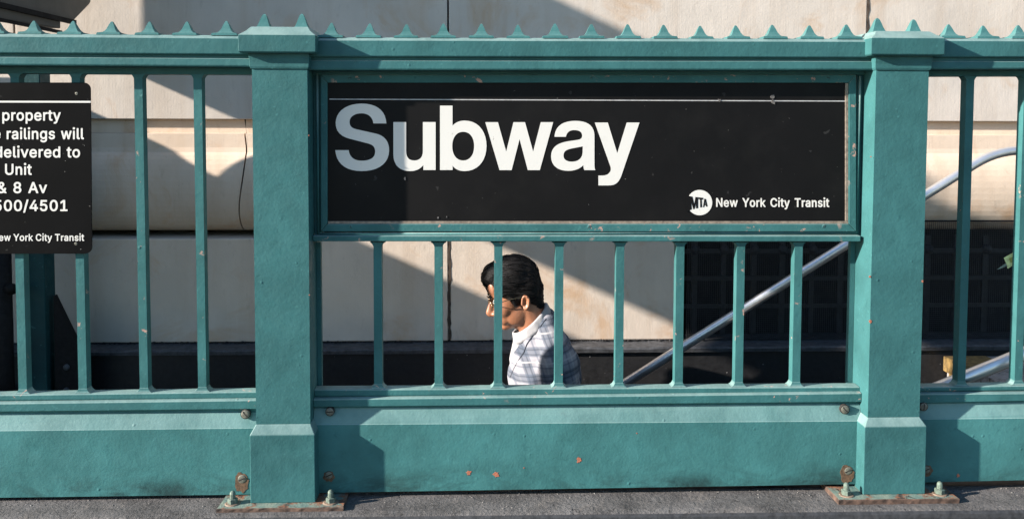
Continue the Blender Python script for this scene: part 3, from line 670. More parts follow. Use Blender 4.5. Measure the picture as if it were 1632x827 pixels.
# outlines of bold grotesque letters: advance, polygons
GLYPHS = {
  'N': (549, ['48,-12 60,-17 126,-17 141,-6 141,342 144,354 375,-12 390,-17 462,-17 475,-12 480,0 480,504 474,522 462,526 396,525 388,522 382,510 382,168 378,158 150,518 138,526 60,526 48,521 43,504 43,0']),
  'e': (430, ['164,-20 238,-24 274,-16 304,-4 328,11 353,34 370,59 382,88 379,100 370,107 304,122 294,118 276,88 256,72 226,64 196,64 172,70 151,82 124,118 115,148 118,152 370,152 382,157 388,166 382,256 371,292 356,322 334,350 304,374 274,389 238,399 202,401 166,398 130,387 100,370 76,349 52,319 35,286 23,244 17,202 20,148 29,106 44,70 70,34 94,12 130,-10', '118,238 127,268 146,292 172,308 202,313 232,310 256,297 276,274 288,244 286,238 280,238']),
  'w': (593, ['126,-12 137,-17 197,-17 209,-14 215,-6 281,226 287,227 353,-6 359,-14 371,-17 431,-17 441,-12 560,372 557,391 545,396 479,396 467,390 401,155 395,154 330,390 317,396 245,395 236,384 173,153 167,156 101,390 89,396 23,396 11,391 7,372']),
  'Y': (498, ['192,-12 202,-17 268,-17 284,-6 285,204 468,498 470,516 460,525 382,526 370,522 238,305 102,522 88,526 16,526 1,516 3,498 186,204 186,0']),
  'o': (441, ['162,-20 202,-25 244,-22 274,-14 310,4 340,28 363,58 379,88 392,130 398,178 395,232 385,274 370,307 346,341 316,368 286,386 250,397 208,401 172,398 142,391 106,373 79,352 54,322 35,286 22,244 17,202 19,154 27,112 42,76 60,46 89,16 124,-7', '202,64 166,73 136,100 119,142 113,196 123,250 144,286 172,306 214,313 250,303 280,274 297,232 302,178 293,130 274,93 244,70']),
  'r': (285, ['41,-12 53,-17 113,-17 125,-13 130,-6 133,258 149,286 173,302 203,309 245,305 257,312 260,384 251,399 185,399 155,388 131,372 125,390 113,396 53,396 41,391 36,384 36,0']),
  'k': (407, ['41,-12 53,-17 113,-17 126,-12 131,0 130,132 149,149 155,150 287,-15 377,-16 384,-12 389,0 384,12 224,216 371,366 377,384 371,393 359,396 275,393 137,252 131,258 131,510 119,525 53,526 41,521 36,510 36,0']),
  'C': (536, ['216,-19 268,-24 310,-20 352,-9 394,11 430,40 456,71 475,107 489,155 488,167 478,177 400,175 393,167 376,125 352,98 316,78 268,70 226,76 190,93 161,119 139,155 126,197 121,239 128,323 139,353 156,383 178,407 202,423 256,438 310,433 340,419 364,399 380,377 393,341 400,333 472,331 488,341 488,359 475,401 460,431 436,462 382,505 316,528 268,533 214,527 172,514 130,491 94,459 65,419 46,383 30,329 24,275 25,215 36,155 55,107 82,63 118,27 166,-3']),
  'i': (193, ['41,-12 53,-17 113,-17 130,-6 131,378 127,390 119,395 51,396 36,384 36,0', '80,426 101,428 125,442 137,458 143,480 139,504 128,522 112,534 89,540 65,538 46,528 31,510 24,486 28,462 40,444 59,431']),
  't': (253, ['127,-16 192,-20 216,-15 229,-4 216,62 204,70 168,67 150,71 143,98 143,308 214,314 221,326 221,380 215,392 204,396 143,398 142,476 132,487 60,488 49,476 47,398 6,396 -6,391 -11,380 -10,326 0,311 47,308 48,92 53,56 62,32 78,11 98,-4']),
  'y': (415, ['49,-157 101,-162 143,-152 179,-129 204,-97 386,371 388,383 378,395 305,396 291,389 197,130 191,131 98,389 83,396 17,396 3,389 2,371 144,-1 127,-49 113,-66 95,-73 59,-69 47,-76 30,-139 35,-151']),
  'T': (475, ['181,-12 194,-17 260,-17 273,-6 274,432 427,438 434,450 434,510 422,525 32,526 16,516 15,450 26,436 175,432 176,0']),
  'a': (415, ['117,-21 150,-25 192,-23 222,-14 258,6 262,-9 276,-17 342,-16 353,-3 354,255 349,297 338,327 318,355 294,375 264,390 228,399 186,401 150,397 114,387 84,371 59,351 40,327 25,297 25,285 30,278 96,257 112,261 127,285 144,301 180,313 228,308 245,297 255,279 256,249 138,231 90,218 48,193 23,159 16,135 14,99 18,69 27,45 44,21 64,3', '156,63 126,73 112,87 109,111 118,129 132,139 162,149 252,163 258,160 255,117 234,84 198,65']),
  'n': (436, ['41,-12 53,-17 113,-17 125,-13 130,-6 131,228 135,258 146,282 161,297 185,309 209,312 233,309 252,300 268,282 276,264 280,-6 287,-14 299,-17 359,-17 371,-10 374,0 372,276 355,330 339,354 317,375 281,393 239,401 179,394 131,367 125,390 114,396 53,396 39,390 36,378 36,0']),
  's': (391, ['133,-20 204,-24 270,-8 299,10 319,28 335,52 344,76 348,106 343,142 332,166 312,190 258,219 150,248 136,256 127,268 127,286 135,298 156,311 180,315 210,313 228,306 241,292 254,268 264,261 330,274 338,280 341,292 335,310 310,352 282,377 240,395 168,401 108,386 84,372 60,352 43,328 33,304 30,274 33,244 46,214 66,191 90,174 120,161 228,132 242,124 250,112 249,94 234,76 216,67 186,63 156,65 132,76 120,89 106,118 96,123 23,106 19,94 24,73 48,28 84,-2']),
  'p': (450, ['41,-155 53,-160 113,-160 125,-156 130,-149 131,7 137,8 173,-15 197,-22 239,-25 275,-20 311,-5 341,16 365,43 383,73 399,115 406,157 407,205 399,259 384,301 365,334 340,361 305,385 257,399 203,400 167,389 131,364 128,385 113,396 53,396 37,385 36,-143', '197,67 164,85 141,121 130,169 133,229 145,265 167,295 197,310 239,311 273,295 298,259 310,211 308,151 294,109 269,79 239,66']),
  'l': (215, ['101,-14 137,-19 173,-16 191,-11 198,4 184,64 173,71 137,70 132,82 130,514 119,525 53,526 41,521 36,508 36,70 43,40 56,16 77,-4']),
  'g': (451, ['153,-163 232,-166 298,-151 346,-120 366,-97 379,-73 389,-13 389,377 386,389 377,395 310,396 300,389 292,366 262,387 232,398 184,401 142,393 106,377 77,353 52,323 34,287 19,221 20,149 37,89 70,39 116,5 172,-11 238,-7 268,5 292,22 294,17 293,-25 286,-44 268,-64 244,-75 202,-80 166,-75 142,-62 112,-28 100,-24 36,-61 34,-73 40,-85 75,-127 112,-149', '190,77 154,91 129,119 116,161 115,215 125,257 148,292 178,309 220,312 256,297 280,267 294,221 294,167 283,125 262,95 232,79']),
  'd': (450, ['153,-20 196,-25 232,-21 262,-10 292,12 298,-8 310,-17 376,-16 387,-8 389,508 385,520 376,525 310,526 294,514 292,366 256,390 226,399 184,401 143,394 106,377 76,353 51,322 34,287 22,244 17,190 23,130 35,88 57,46 82,18 112,-4', '172,70 142,92 122,130 114,178 117,232 130,268 155,298 184,311 226,311 261,292 284,256 294,202 290,142 274,102 249,76 214,64']),
  'v': (415, ['151,-12 161,-17 227,-17 242,-6 387,372 388,384 377,395 305,396 292,390 197,129 191,132 97,390 83,396 17,396 4,390 2,372']),
  'U': (543, ['206,-20 288,-24 360,-5 418,34 456,88 470,130 474,172 474,508 470,520 462,525 390,526 376,514 376,178 372,148 360,118 336,92 306,76 264,69 222,73 186,89 162,112 145,148 141,178 140,514 132,524 120,526 60,526 48,521 44,514 43,172 52,112 75,64 108,26 156,-5']),
  '&': (474, ['147,-19 196,-24 238,-20 286,-6 328,16 352,-12 364,-17 442,-16 455,-1 450,11 389,89 418,155 424,203 422,233 406,241 340,239 332,227 329,191 322,167 244,263 290,299 320,335 336,371 340,413 330,455 305,491 268,516 226,529 178,529 136,518 102,497 76,467 61,425 61,371 76,329 108,281 107,275 70,244 44,215 27,185 19,155 22,95 46,43 88,5', '178,64 154,71 135,83 121,101 114,125 117,149 124,165 166,205 172,204 268,89 226,68', '184,335 158,377 156,413 166,431 178,439 196,444 220,441 235,431 243,419 242,389 226,365']),
  '8': (479, ['174,-19 214,-24 262,-22 298,-14 334,1 364,21 389,47 406,77 416,113 417,155 405,197 382,234 345,269 374,299 394,341 398,389 390,431 370,467 340,497 304,518 262,530 190,530 154,520 124,505 98,485 78,461 62,431 55,401 54,365 62,329 82,294 107,269 69,233 45,191 35,143 40,95 59,53 88,22 130,-5', '190,70 154,89 137,113 134,155 148,185 178,208 214,218 256,215 292,197 312,173 319,149 317,119 304,95 286,80 256,69 220,66', '196,311 167,329 153,353 150,383 160,413 180,431 208,441 244,442 274,431 292,413 301,389 301,359 292,338 274,320 250,309 220,307']),
  'A': (506, ['4,-12 16,-17 88,-17 97,-12 145,120 154,125 328,125 334,120 383,-12 394,-17 460,-17 472,-14 478,-7 478,7 286,522 202,526 186,516 0,6', '178,216 238,396 299,216']),
  '5': (479, ['174,-19 246,-22 306,-6 336,13 360,35 382,65 396,93 407,149 404,203 386,257 354,301 312,331 264,348 210,349 155,335 168,434 366,435 378,440 383,449 383,509 372,525 96,526 80,515 51,257 54,243 66,236 132,229 156,245 186,256 240,258 264,249 284,233 301,209 309,185 309,143 296,107 270,80 240,69 204,68 168,83 150,101 138,137 126,147 60,147 44,137 50,89 78,39 120,3']),
  '0': (479, ['182,-19 228,-24 270,-19 312,-4 342,17 366,43 390,83 406,125 417,179 422,251 419,311 409,371 393,419 366,465 336,496 300,518 258,530 210,532 174,525 138,510 108,487 81,455 61,419 47,383 36,329 31,269 34,197 42,143 58,95 80,53 108,21 144,-5', '204,70 186,78 166,95 141,143 128,209 128,299 139,359 162,408 192,435 234,442 258,436 276,425 294,405 308,377 325,299 325,209 312,142 287,95 270,79 252,70 228,67']),
  '/': (275, ['2,-88 14,-93 74,-93 87,-82 252,530 249,542 242,548 176,549 161,536 -2,-70']),
  '4': (479, ['270,-12 280,-17 352,-14 360,0 360,84 364,88 418,89 430,102 430,162 426,174 412,180 364,180 360,186 360,318 354,330 346,334 280,334 266,324 262,180 139,180 324,498 326,516 310,526 244,525 232,516 23,162 23,102 34,90 262,88 265,0']),
  '1': (479, ['64,-12 76,-17 388,-17 400,-14 407,-6 408,54 400,69 298,72 293,78 293,510 280,525 190,524 76,441 70,432 69,354 82,341 94,343 190,413 195,408 195,78 190,72 76,72 64,67 59,54 59,0']),
  'h': (436, ['41,-12 53,-17 113,-17 125,-13 130,-6 131,228 135,258 146,282 161,297 185,309 209,312 233,309 252,300 268,282 276,264 281,-7 293,-17 359,-17 369,-12 374,0 374,252 370,288 358,324 341,352 321,372 293,389 263,398 227,401 197,399 132,372 131,510 119,525 53,526 41,521 36,510 36,0']),
}
def text_loops(s, right, base, cap, width, tilt=0.0, space=None):      # photo coordinates: right edge, baseline row, cap height, width
    capu = 545.0 + 44; adv = 0; loops = []
    for ch in s:
        if ch == ' ': adv += 200 if space is None else space; continue
        A, Ls = GLYPHS[ch]
        for q in Ls: loops.append([(adv + float(p.split(',')[0]), float(p.split(',')[1])) for p in q.split()])
        adv += A
    xs = [x for L in loops for x, y in L]; x0, x1 = min(xs), max(xs)
    sx = width / (x1 - x0); sy = cap / CAPH
    return [[(right - width + (x - x0) * sx, base - (y - BASE0) * sy + tilt * (right - width + (x - x0) * sx - right)) for x, y in L] for L in loops]
_i = GLYPHS['i'][1]; _dot = max(range(len(_i)), key=lambda k: min(float(p.split(',')[1]) for p in _i[k].split()))
_i[_dot] = ' '.join('%s,%d' % (p.split(',')[0], int(p.split(',')[1]) + 30) for p in _i[_dot].split())
_N = [float(p.split(',')[1]) for p in GLYPHS['N'][1][0].split()]
CAPH, BASE0 = max(_N) - min(_N), min(_N)
mesh_obj('lettering', filled(px_loops(text_loops('New York City Transit', 1321.6, 330.2, 14.2, 180.2, .002, 300), YL), YL, .0006), LETTER, sg)
# round transit emblem: white disc with the letters cut through in perspective
zl8 = lambda L: [(1090 + x / 6.8, 295 + y / 6.8) for x, y in L]
disc = ellipse(170, 190, 136, 137, 56)
M_ = [(26, 112), (92, 126), (112, 205), (124, 129), (153, 132), (153, 250), (131, 254), (131, 200), (116, 258), (100, 262), (82, 190), (84, 264), (26, 290)]
T_ = [(156, 133), (208, 138), (208, 158), (192, 157), (196, 240), (176, 244), (174, 155), (156, 154)]
A_ = [(220, 148), (238, 151), (256, 232), (240, 234), (236, 218), (224, 219), (220, 238), (206, 240)]
Ah = [(229, 178), (234, 204), (226, 205)]
lg = mesh_obj('emblem', filled(px_loops([zl8(disc)], YL), YL, .0006), LETTER, sg)
mesh_obj('emblem_letters', filled(px_loops([zl8(M_), zl8(T_), zl8(A_), zl8(Ah)], YL - .0006), YL - .0006, .0004), SIGNB, lg)
# old sticker ghosts on the face
GLUE = plain('glue', (.10, .095, .09), .8)
for px, py, r in ((645, 285, 3.2), (698, 347, 1.6), (712, 346, 1.2), (1147, 160.5, 3), (1231, 155, 4), (1232, 163, 4)):
    q = at(px, py, YL - .0008); n = 8; rr = r * .0017
    ring = [(q.x + rr * random.uniform(.4, 1.1) * math.cos(2 * math.pi * i / n), YL - .0012, q.z + 1.3 * rr * random.uniform(.4, 1.1) * math.sin(2 * math.pi * i / n)) for i in range(n)]
    MB().loft([[(x, YL, z) for x, y, z in ring], ring]).obj('glue_mark', GLUE, sg)

# ================================================================ notice at the left
YN = .053
ns = thing('notice_sign', (at(-20, 403, YN).x, YN, at(-20, 403, YN).z), 'black notice about railings with rounded corners, cut by the left edge', 'sign')
def rrect(x0, y0, x1, y1, r, n=6):
    out = []
    for cx, cy, a in ((x1 - r, y0 + r, -90), (x1 - r, y1 - r, 0), (x0 + r, y1 - r, 90), (x0 + r, y0 + r, 180)):
        for i in range(n + 1):
            th = R(a + 90 * i / n); out.append((cx + r * math.cos(th), cy + r * math.sin(th)))
    return out
out = rrect(-205, 132, 145, 404, 11)
out = [(x + (y - 132) * .009 * (1 if x > 0 else 0), y + .000 * x) for x, y in out]
mesh_obj('board', filled(px_loops([out], YN), YN, .0035), SIGNB2, ns)
YT = YN - .0037
quadbar(at(-200, 160.6, YT), at(144.6, 161.2, YT), at(144.6, 164.2, YT), at(-200, 163.4, YT), YT - .0005, YT + .0002).obj('rule', LETTER, ns)
for s, right, base, w_ in (('property', 97, 192.8, 93.2), ('railings will', 134, 222.3, 123.2), ('e', 1.2, 222.3, 12.2), ('delivered to', 127.8, 251.4, 136), ('Unit', 50.8, 279.0, 42.6), ('& 8 Av', 75.2, 308, 79), ('500/4501', 107.8, 336.6, 117)):
    mesh_obj('lettering', filled(px_loops(text_loops(s, right, base, 17.8, w_, 0, 260), YT), YT, .0006), LETTER, ns)
mesh_obj('lettering', filled(px_loops(text_loops('New York City Transit', 134.3, 384, 11.2, 146, 0, 190), YT), YT, .0006), LETTER, ns)
for px, py in ((122, 149.5), (122.5, 381), (121, 388.5)): screw("screw", px, py, YN - .0036, .0042, ns, .4)

# ================================================================ other posts, pipes and scraps
cp = thing('corner_post', (at(54, 300, .97).x, .99, 0), 'slim teal post behind the notice, at the far end of the stairwell', 'post')
xc = at(50, 300, .95).x
MB().loft([rect(xc, .040, .95, 1.03, z) for z in (-.6, zpix(50, 68, .95))]).obj('shaft', TEAL_SHADED, cp, bevel=.003)
MB().loft([rect(xc, .047, .943, 1.037, z) for z in (zpix(50, 68, .95), zpix(50, 62, .95))]).obj('cap', TEAL_SHADED, cp, bevel=.002)
g0, g1, g2 = at(88, 470, .99), at(128, 552, .99), at(88, 552, .99)
MB().loft([[(p.x, y, p.z) for p in (g0, g1, V((g1.x, 0, -.5)), V((g2.x, 0, -.5)))] for y in (.975, 1.005)]).obj('gusset', IRON, cp)
for px, py in ((106, 585), (106, 622)):
    q = at(px, py, .974); MB().disc((q.x, .972, q.z), .012, .004, dome=.005).obj('bolt', LEDGE, cp)
pp = thing('standpipe', (at(6, 500, .9).x, .9, 0), 'black iron standpipe with a valve, beside the notice', 'pipe')
q = at(6, 500, .9); MB().tube([(q.x, .9, -.5), (q.x, .9, zpix(6, 300, .9))], .03, 14).obj('pipe', IRON, pp, smooth=True)
q2 = at(12, 460, .87); MB().tube([(q.x, .9, q2.z), (q2.x, .88, q2.z), (q2.x + .02, .86, q2.z)], [.016, .016, .022], 12).obj('valve', IRON, pp, smooth=True)
q3 = at(6, 372, .9); MB().loft([[(q.x + .036 * math.cos(i * math.pi / 8), .9 + .036 * math.sin(i * math.pi / 8), z) for i in range(16)] for z in (q3.z - .03, q3.z + .03)]).obj('coupling', IRON, pp)

ps = thing('paper_scrap', (at(1620, 410, .103).x, .105, at(1620, 410, .103).z), 'torn pale green paper scrap stuck to a right railing bar', 'paper')
f = lambda L, Y: [tuple(at(px, py, Y + d)) for px, py, d in L]
L1 = [(1600, 411, .004), (1608, 406.5, .002), (1618, 401, 0), (1636, 403, 0), (1634, 420, 0), (1618, 421, 0), (1606, 428, .004), (1604, 420, .003)]
a = f(L1, .104); MB().loft([a, [(x, y + .001, z) for x, y, z in a]]).obj('scrap', PAPER, ps)
L2 = [(1589, 429.5, .006), (1598, 423, .004), (1604, 419, .002), (1606, 423, .001), (1597, 427.5, .004)]
a = f(L2, .106); MB().loft([a, [(x, y + .001, z) for x, y, z in a]]).obj('tape', PAPER2, ps)
L3 = [(1608, 412, 0), (1617, 408, -.003), (1620, 415, 0), (1611, 419, 0)]
a = f(L3, .102); MB().loft([a, [(x, y + .001, z) for x, y, z in a]]).obj('fold', plain('olive', (.30, .33, .10), .8), ps)

# ================================================================ handrails
YH = 1.0
def arc(pts, n=7):                            # round the corners of a polyline
    pts = [V(p) for p in pts]; out = [pts[0]]
    for a, b2, c2 in zip(pts, pts[1:], pts[2:]):
        d = .10; p = b2 + (a - b2).normalized() * d; q = b2 + (c2 - b2).normalized() * d
        for i in range(n + 1):
            t = i / n; out.append(p * (1 - t) ** 2 + b2 * 2 * t * (1 - t) + q * t * t)
    return out + [pts[-1]]
h1 = thing('handrail', (at(1200, 490, YH).x, YH, 0), 'long thin steel handrail sloping up across the far stair wall', 'handrail', 'stair handrails')
A1, A2 = at(995, 611, YH), at(1478, 309, YH)
d = (A2 - A1); d.y = 0
top = A1 + d * ((at(1568, 240, YH).z + .0 - A1.z) / d.z)
low = A1 - d * 1.9
MB().tube(arc([low, top, (top.x + 1.0, YH, top.z)]), 0.0182, 16).obj('rail', STEEL, h1, smooth=True)
b = MB()
b.tube(arc([low + d * .12, (low + d * .12) + V((0, .03, -.05)), (low + d * .12) + V((0, .112, -.05))]), .007, 8)
b.obj('bracket', IRON, h1, smooth=True)
b = MB(); b.tube([(top.x + .95, YH, top.z), (top.x + .95, YH, LZ)], .0152, 14); b.obj('support', STEEL, h1, smooth=True)
YH2 = .158
h2 = thing('handrail', (at(1560, 590, YH2).x, YH2, 0), 'thick shiny steel handrail low in the right corner close to the railing', 'handrail', 'stair handrails')
A1, A2 = at(1512, 612, YH2), at(1624, 567, YH2)
d = A2 - A1; d.y = 0; low = A1 - d * 8.5; top = A2 + d * 3
MB().tube(arc([low, top, (top.x + .6, YH2, top.z)]), .0205, 20).obj('rail', STEEL, h2, smooth=True)
b = MB(); q = A1 - d * 1.2
b.tube(arc([q, q + V((0, -.02, -.06)), q + V((0, -.076, -.06))]), .008, 8); b.obj('bracket', IRON, h2, smooth=True)
b = MB(); b.tube([(top.x + .5, YH2, top.z), (top.x + .5, YH2, LZ)], .0205, 14); b.obj('support', STEEL, h2, smooth=True)

# ================================================================ man walking down the stairs
YM = .76
m_ = lambda px, py, dy=0.0: at(px, py, YM) + V((0, dy, 0))

man = thing('person', (at(850, 600, YM).x, YM, LZ - RISE * 7), 'man with black hair and glasses in a plaid jacket, walking down the stairs', 'person')
BS = 1.12                                       # build of the man
def capsule(b, p, q, r0, r1, n=8, flat=1.0):
    p, q = V(p), V(q)
    for i in range(n + 1):
        t = i / n; c = p.lerp(q, t); r = (r0 + (r1 - r0) * t) * BS
        b.ell(c, (r, r * flat, r), seg=8)
def fuse(b, voxel, smooth, name, sub=0):
    me = b.done(name)
    mods = [('REMESH', dict(mode='VOXEL', voxel_size=voxel, use_smooth_shade=True)), ('SMOOTH', dict(factor=.5, iterations=smooth))]
    return evaluated(me, mods)
HO = m_(827, 468)                           # middle of the head
HR = Matrix.Rotation(R(-18), 3, 'Y') @ Matrix.Rotation(R(4), 3, 'Z')
HS = 1.08
H = lambda x, y, z: HO + (HR @ V((x, y, z))) * HS
def hell(b, c, r, rot=None, seg=14): b.ell(H(*c), [q * HS for q in r], HR @ (rot or Matrix.Identity(3)), seg)
skin = MB()
hell(skin, (-.008, 0, .042), (.086, .072, .078)); hell(skin, (-.040, 0, -.010), (.056, .060, .078))
hell(skin, (-.034, 0, -.058), (.054, .053, .040)); hell(skin, (-.070, 0, -.084), (.023, .024, .018))
hell(skin, (-.052, 0, -.074), (.036, .038, .028)); hell(skin, (-.020, 0, -.070), (.050, .050, .032))
hell(skin, (-.076, 0, .024), (.019, .050, .014)); hell(skin, (-.076, 0, .050), (.021, .055, .04))
for i in range(9):
    t = i / 8; hell(skin, (-.088 - .024 * t, 0, .012 - .040 * t), (.010 + .003 * t, .008 + .003 * t, .012))
hell(skin, (-.110, 0, -.034), (.012, .0105, .0095))
for s in (-1, 1):
    hell(skin, (-.096, s * .012, -.037), (.012, .008, .008)); hell(skin, (-.060, s * .036, -.026), (.030, .023, .030))
    hell(skin, (-.024, s * .041, -.052), (.044, .017, .040)); hell(skin, (-.066, s * .022, -.056), (.027, .025, .026))
    EX, EZ, ES = .003, -.018, .66                # ear: bowl, rim and lobe
    he = lambda x, y, z, r: hell(skin, (EX + x * ES, s * (.070 + y), EZ + z * ES), r, seg=7)
    hell(skin, (EX + .008, s * .070, EZ), (.014, .006, .022), Matrix.Rotation(R(s * 22), 3, 'Z'), 8)
    e = [(-.008, .004), (.000, .024), (.012, .033), (.024, .026), (.028, .008), (.020, -.014), (.008, -.030), (-.003, -.034), (-.008, -.024)]
    for p_, q_ in zip(e, e[1:]):
        for i in range(5):
            t = i / 5; x = p_[0] + (q_[0] - p_[0]) * t; he(x, .006 + .30 * (x + .008) * ES, p_[1] + (q_[1] - p_[1]) * t, (.0046, .0046, .0046))
    he(-.003, .005, -.030, (.0065, .005, .008)); he(-.010, .003, -.004, (.005, .006, .007))
hell(skin, (-.092, 0, -.056), (.011, .022, .006)); hell(skin, (-.090, 0, -.0655), (.011, .020, .007))
NB = m_(854, 520)                               # neck into the chest
for i in range(10):
    t = i / 9; c2 = H(.010, 0, -.05).lerp(NB, t); skin.ell(c2, (.060 + .004 * t, .063, .064), seg=10)
skin.ell(H(-.016, 0, -.088), (.050, .046, .036), seg=10)     # soft throat under the chin
# torso, arms and legs of the same body
chest, belly, hip = m_(869, 600), m_(876, 700), m_(884, 800)
skin.ell(chest + V((.006, 0, -.02)), (.095, .135, .13)); skin.ell(belly, (.10, .135, .15)); skin.ell(hip, (.10, .15, .12))
for a, b2, r0, r1 in ((m_(872, 562, -.10), NB, .04, .045), (m_(872, 562, .10), NB, .04, .045)): capsule(skin, a, b2, r0, r1)
SHN, SHF = m_(884, 560, -.148), m_(872, 560, .148)
ELN, ELF = m_(896, 690, -.165), m_(884, 692, .18)
WRN, WRF = m_(842, 775, -.15), m_(828, 770, .15)
for a, b2, c2 in ((SHN, ELN, WRN), (SHF, ELF, WRF)): capsule(skin, a, b2, .046, .038); capsule(skin, b2, c2, .038, .027)
def hand(b, wrist, d, side):
    d = V(d).normalized(); up = V((0, 0, 1)); up = (up - d * up.dot(d)).normalized(); out = d.cross(up)
    pc = wrist + d * .05
    b.ell(pc, (.040, .018, .040), Matrix((d, out, up)).transposed(), seg=10)
    for i, (L, o) in enumerate(((.070, .030), (.078, .011), (.073, -.009), (.058, -.027))):
        p = wrist + d * .075 + up * o; cu = (d * .75 - up * .25 + out * side * .45).normalized()
        q = p + d * L * .45; r_ = q + cu * L * .35; s2 = r_ + (cu - d * .4).normalized() * L * .25
        capsule(b, p, q, .0095, .009, 4); capsule(b, q, r_, .009, .0085, 4); capsule(b, r_, s2, .0085, .0075, 3)
    p = wrist + d * .03 + up * .03; q = p + (d * .5 + up * .75).normalized() * .035; r_ = q + (d * .9 + up * .2 + out * side * .3).normalized() * .03
    capsule(b, p, q, .013, .0105, 4); capsule(b, q, r_, .0105, .0085, 4)
hand(skin, WRN, (-.85, 0, -.4), 1); hand(skin, WRF, (-.85, 0, -.4), -1)
F7, F6 = LZ - RISE * 8, LZ - RISE * 7
HPN, HPF = hip + V((0, -.09, -.06)), hip + V((0, .09, -.06))
KNN, ANN = V((hip.x - .16, YM - .09, F7 + .50)), V((-.02, YM - .09, F7 + .10))
KNF, ANF = V((hip.x - .08, YM + .09, F6 + .44)), V((.20, YM + .09, F6 + .10))
for a, b2, c2 in ((HPN, KNN, ANN), (HPF, KNF, ANF)): capsule(skin, a, b2, .082, .055, 12); capsule(skin, b2, c2, .055, .036, 12)
def skin_mat():
    t = NT('skin')
    c = t.mix(t.ramp(t.noise(9, 4), .35, .7), (.29, .125, .068), (.36, .17, .10))
    c = t.mix(t.ramp(t.noise(60, 3), .6, .7, 0, .4), c, (.40, .17, .10))
    t.b.inputs['Subsurface Weight'].default_value = .12; t.b.inputs['Subsurface Radius'].default_value = (.012, .004, .002)
    return t.out(c, .42, t.bump(t.noise(160, 4, .6), .0008, .6), spec=.45)
SKIN = skin_mat()
body = mesh_obj('body', fuse(skin, .004, 6, 'body'), SKIN, man, smooth=True)

# hair: cap of hair over the skull with a short quiff
hr = MB()
hell(hr, (-.008, 0, .056), (.091, .0775, .080)); hell(hr, (-.066, 0, .084), (.040, .056, .031)); hell(hr, (-.080, .004, .074), (.026, .048, .020))
hell(hr, (.030, 0, .004), (.055, .0695, .060)); hell(hr, (.040, 0, -.022), (.038, .060, .042)); hell(hr, (.046, 0, .050), (.040, .066, .060)); hell(hr, (.046, 0, -.048), (.026, .050, .030)); hell(hr, (-.050, 0, .100), (.045, .058, .026))
for s in (-1, 1):
    hell(hr, (-.018, s * .0625, .050), (.058, .0150, .044)); hell(hr, (.018, s * .0625, .020), (.048, .0125, .046))
    for i in range(6): hell(hr, (-.034 + .002 * i, s * (.0665 - .0005 * i), .026 - .0085 * i), (.017 - .0018 * i, .0085, .012), seg=8)
def hair_mat():
    t = NT('hair')
    mp = t.n('ShaderNodeMapping'); mp.inputs['Rotation'].default_value = (0, R(-32), 0); mp.inputs['Scale'].default_value = (14, 300, 330); t.l(t.tc.outputs['Object'], mp.inputs[0])
    n = t.noise(1.0, 3, .55, mp.outputs[0], .25)
    m2 = t.n('ShaderNodeMapping'); m2.inputs['Rotation'].default_value = (0, R(-32), 0); m2.inputs['Scale'].default_value = (5, 60, 70); t.l(t.tc.outputs['Object'], m2.inputs[0])
    n2 = t.noise(1.0, 3, .55, m2.outputs[0], .4)
    b = t.bump(n, .004, .8); b = t.bump(n2, .008, .6, b)
    return t.out(t.mix(t.ramp(n, .35, .7), (.0035, .003, .0035), (.010, .009, .009)), .58, b, spec=.22)
HAIR = hair_mat()
hme = fuse(hr, .004, 9, 'hair')
hv = [v.co.copy() for v in hme.vertices]; hp = [tuple(p.vertices) for p in hme.polygons]
hb = BVHTree.FromPolygons(hv, hp); rh = random.Random(11)
st = MB(); comb = HR @ V((.9, 0, -.45))
for i in range(520):                            # loose strands combed back over the hair
    k = rh.randrange(len(hv)); p = hv[k]; d = (comb + V((rh.uniform(-.25, .25), rh.uniform(-.3, .3), rh.uniform(-.25, .25)))).normalized(); pts = []
    L = rh.uniform(.018, .05); lift = rh.uniform(.0004, .0022)
    for j in range(5):
        q, n, _, _ = hb.find_nearest(p + d * L * j / 4)
        pts.append(q + n * (lift * (1 if j < 4 else rh.uniform(.6, 2.2))))
    st.tube(pts, [.0009, .0011, .0011, .0009, .0004], 4)
hair = mesh_obj('hair', hme, HAIR, man, smooth=True)
o = st.obj('loose_strands', HAIR, hair); o['kind'] = 'stuff'
for s in (-1, 1): b = MB(); hell(b, (-.0945, s * .026, .0265), (.006, .016, .0042), seg=8); b.obj('eyebrow', HAIR, man, smooth=True)
for s in (-1, 1):
    b = MB(); hell(b, (-.081, s * .030, .004), (.0115, .0115, .0115), seg=10); ey = b.obj('eye', plain('eye_white', (.7, .66, .6), .25, 0, 60, .05), man, smooth=True)
    b = MB(); hell(b, (-.0895, s * .030, .002), (.004, .006, .006), seg=8); b.obj('iris', plain('iris', (.03, .015, .008), .2), ey, smooth=True)
GOLD = plain('glasses_metal', (.45, .33, .20), .25, 1.0, 60, .1, .0001)
b = MB()
for s in (-1, 1):
    L = [H(-.104 + .006 * (abs(math.cos(a))), s * (.032 + .024 * math.cos(a)), .002 + .018 * math.sin(a)) for a in [2 * math.pi * i / 20 for i in range(21)]]
    b.tube(L, .0014, 6)
    b.tube([H(-.097, s * .056, .006), H(-.088, s * .070, .008), H(-.03, s * .0735, .006), H(.002, s * .0785, .002), H(.012, s * .078, -.012)], .0016, 6)
b.tube([H(-.104, -.008, .006), H(-.107, 0, .008), H(-.104, .008, .006)], .0014, 6)
b.obj('glasses', GOLD, man, smooth=True)

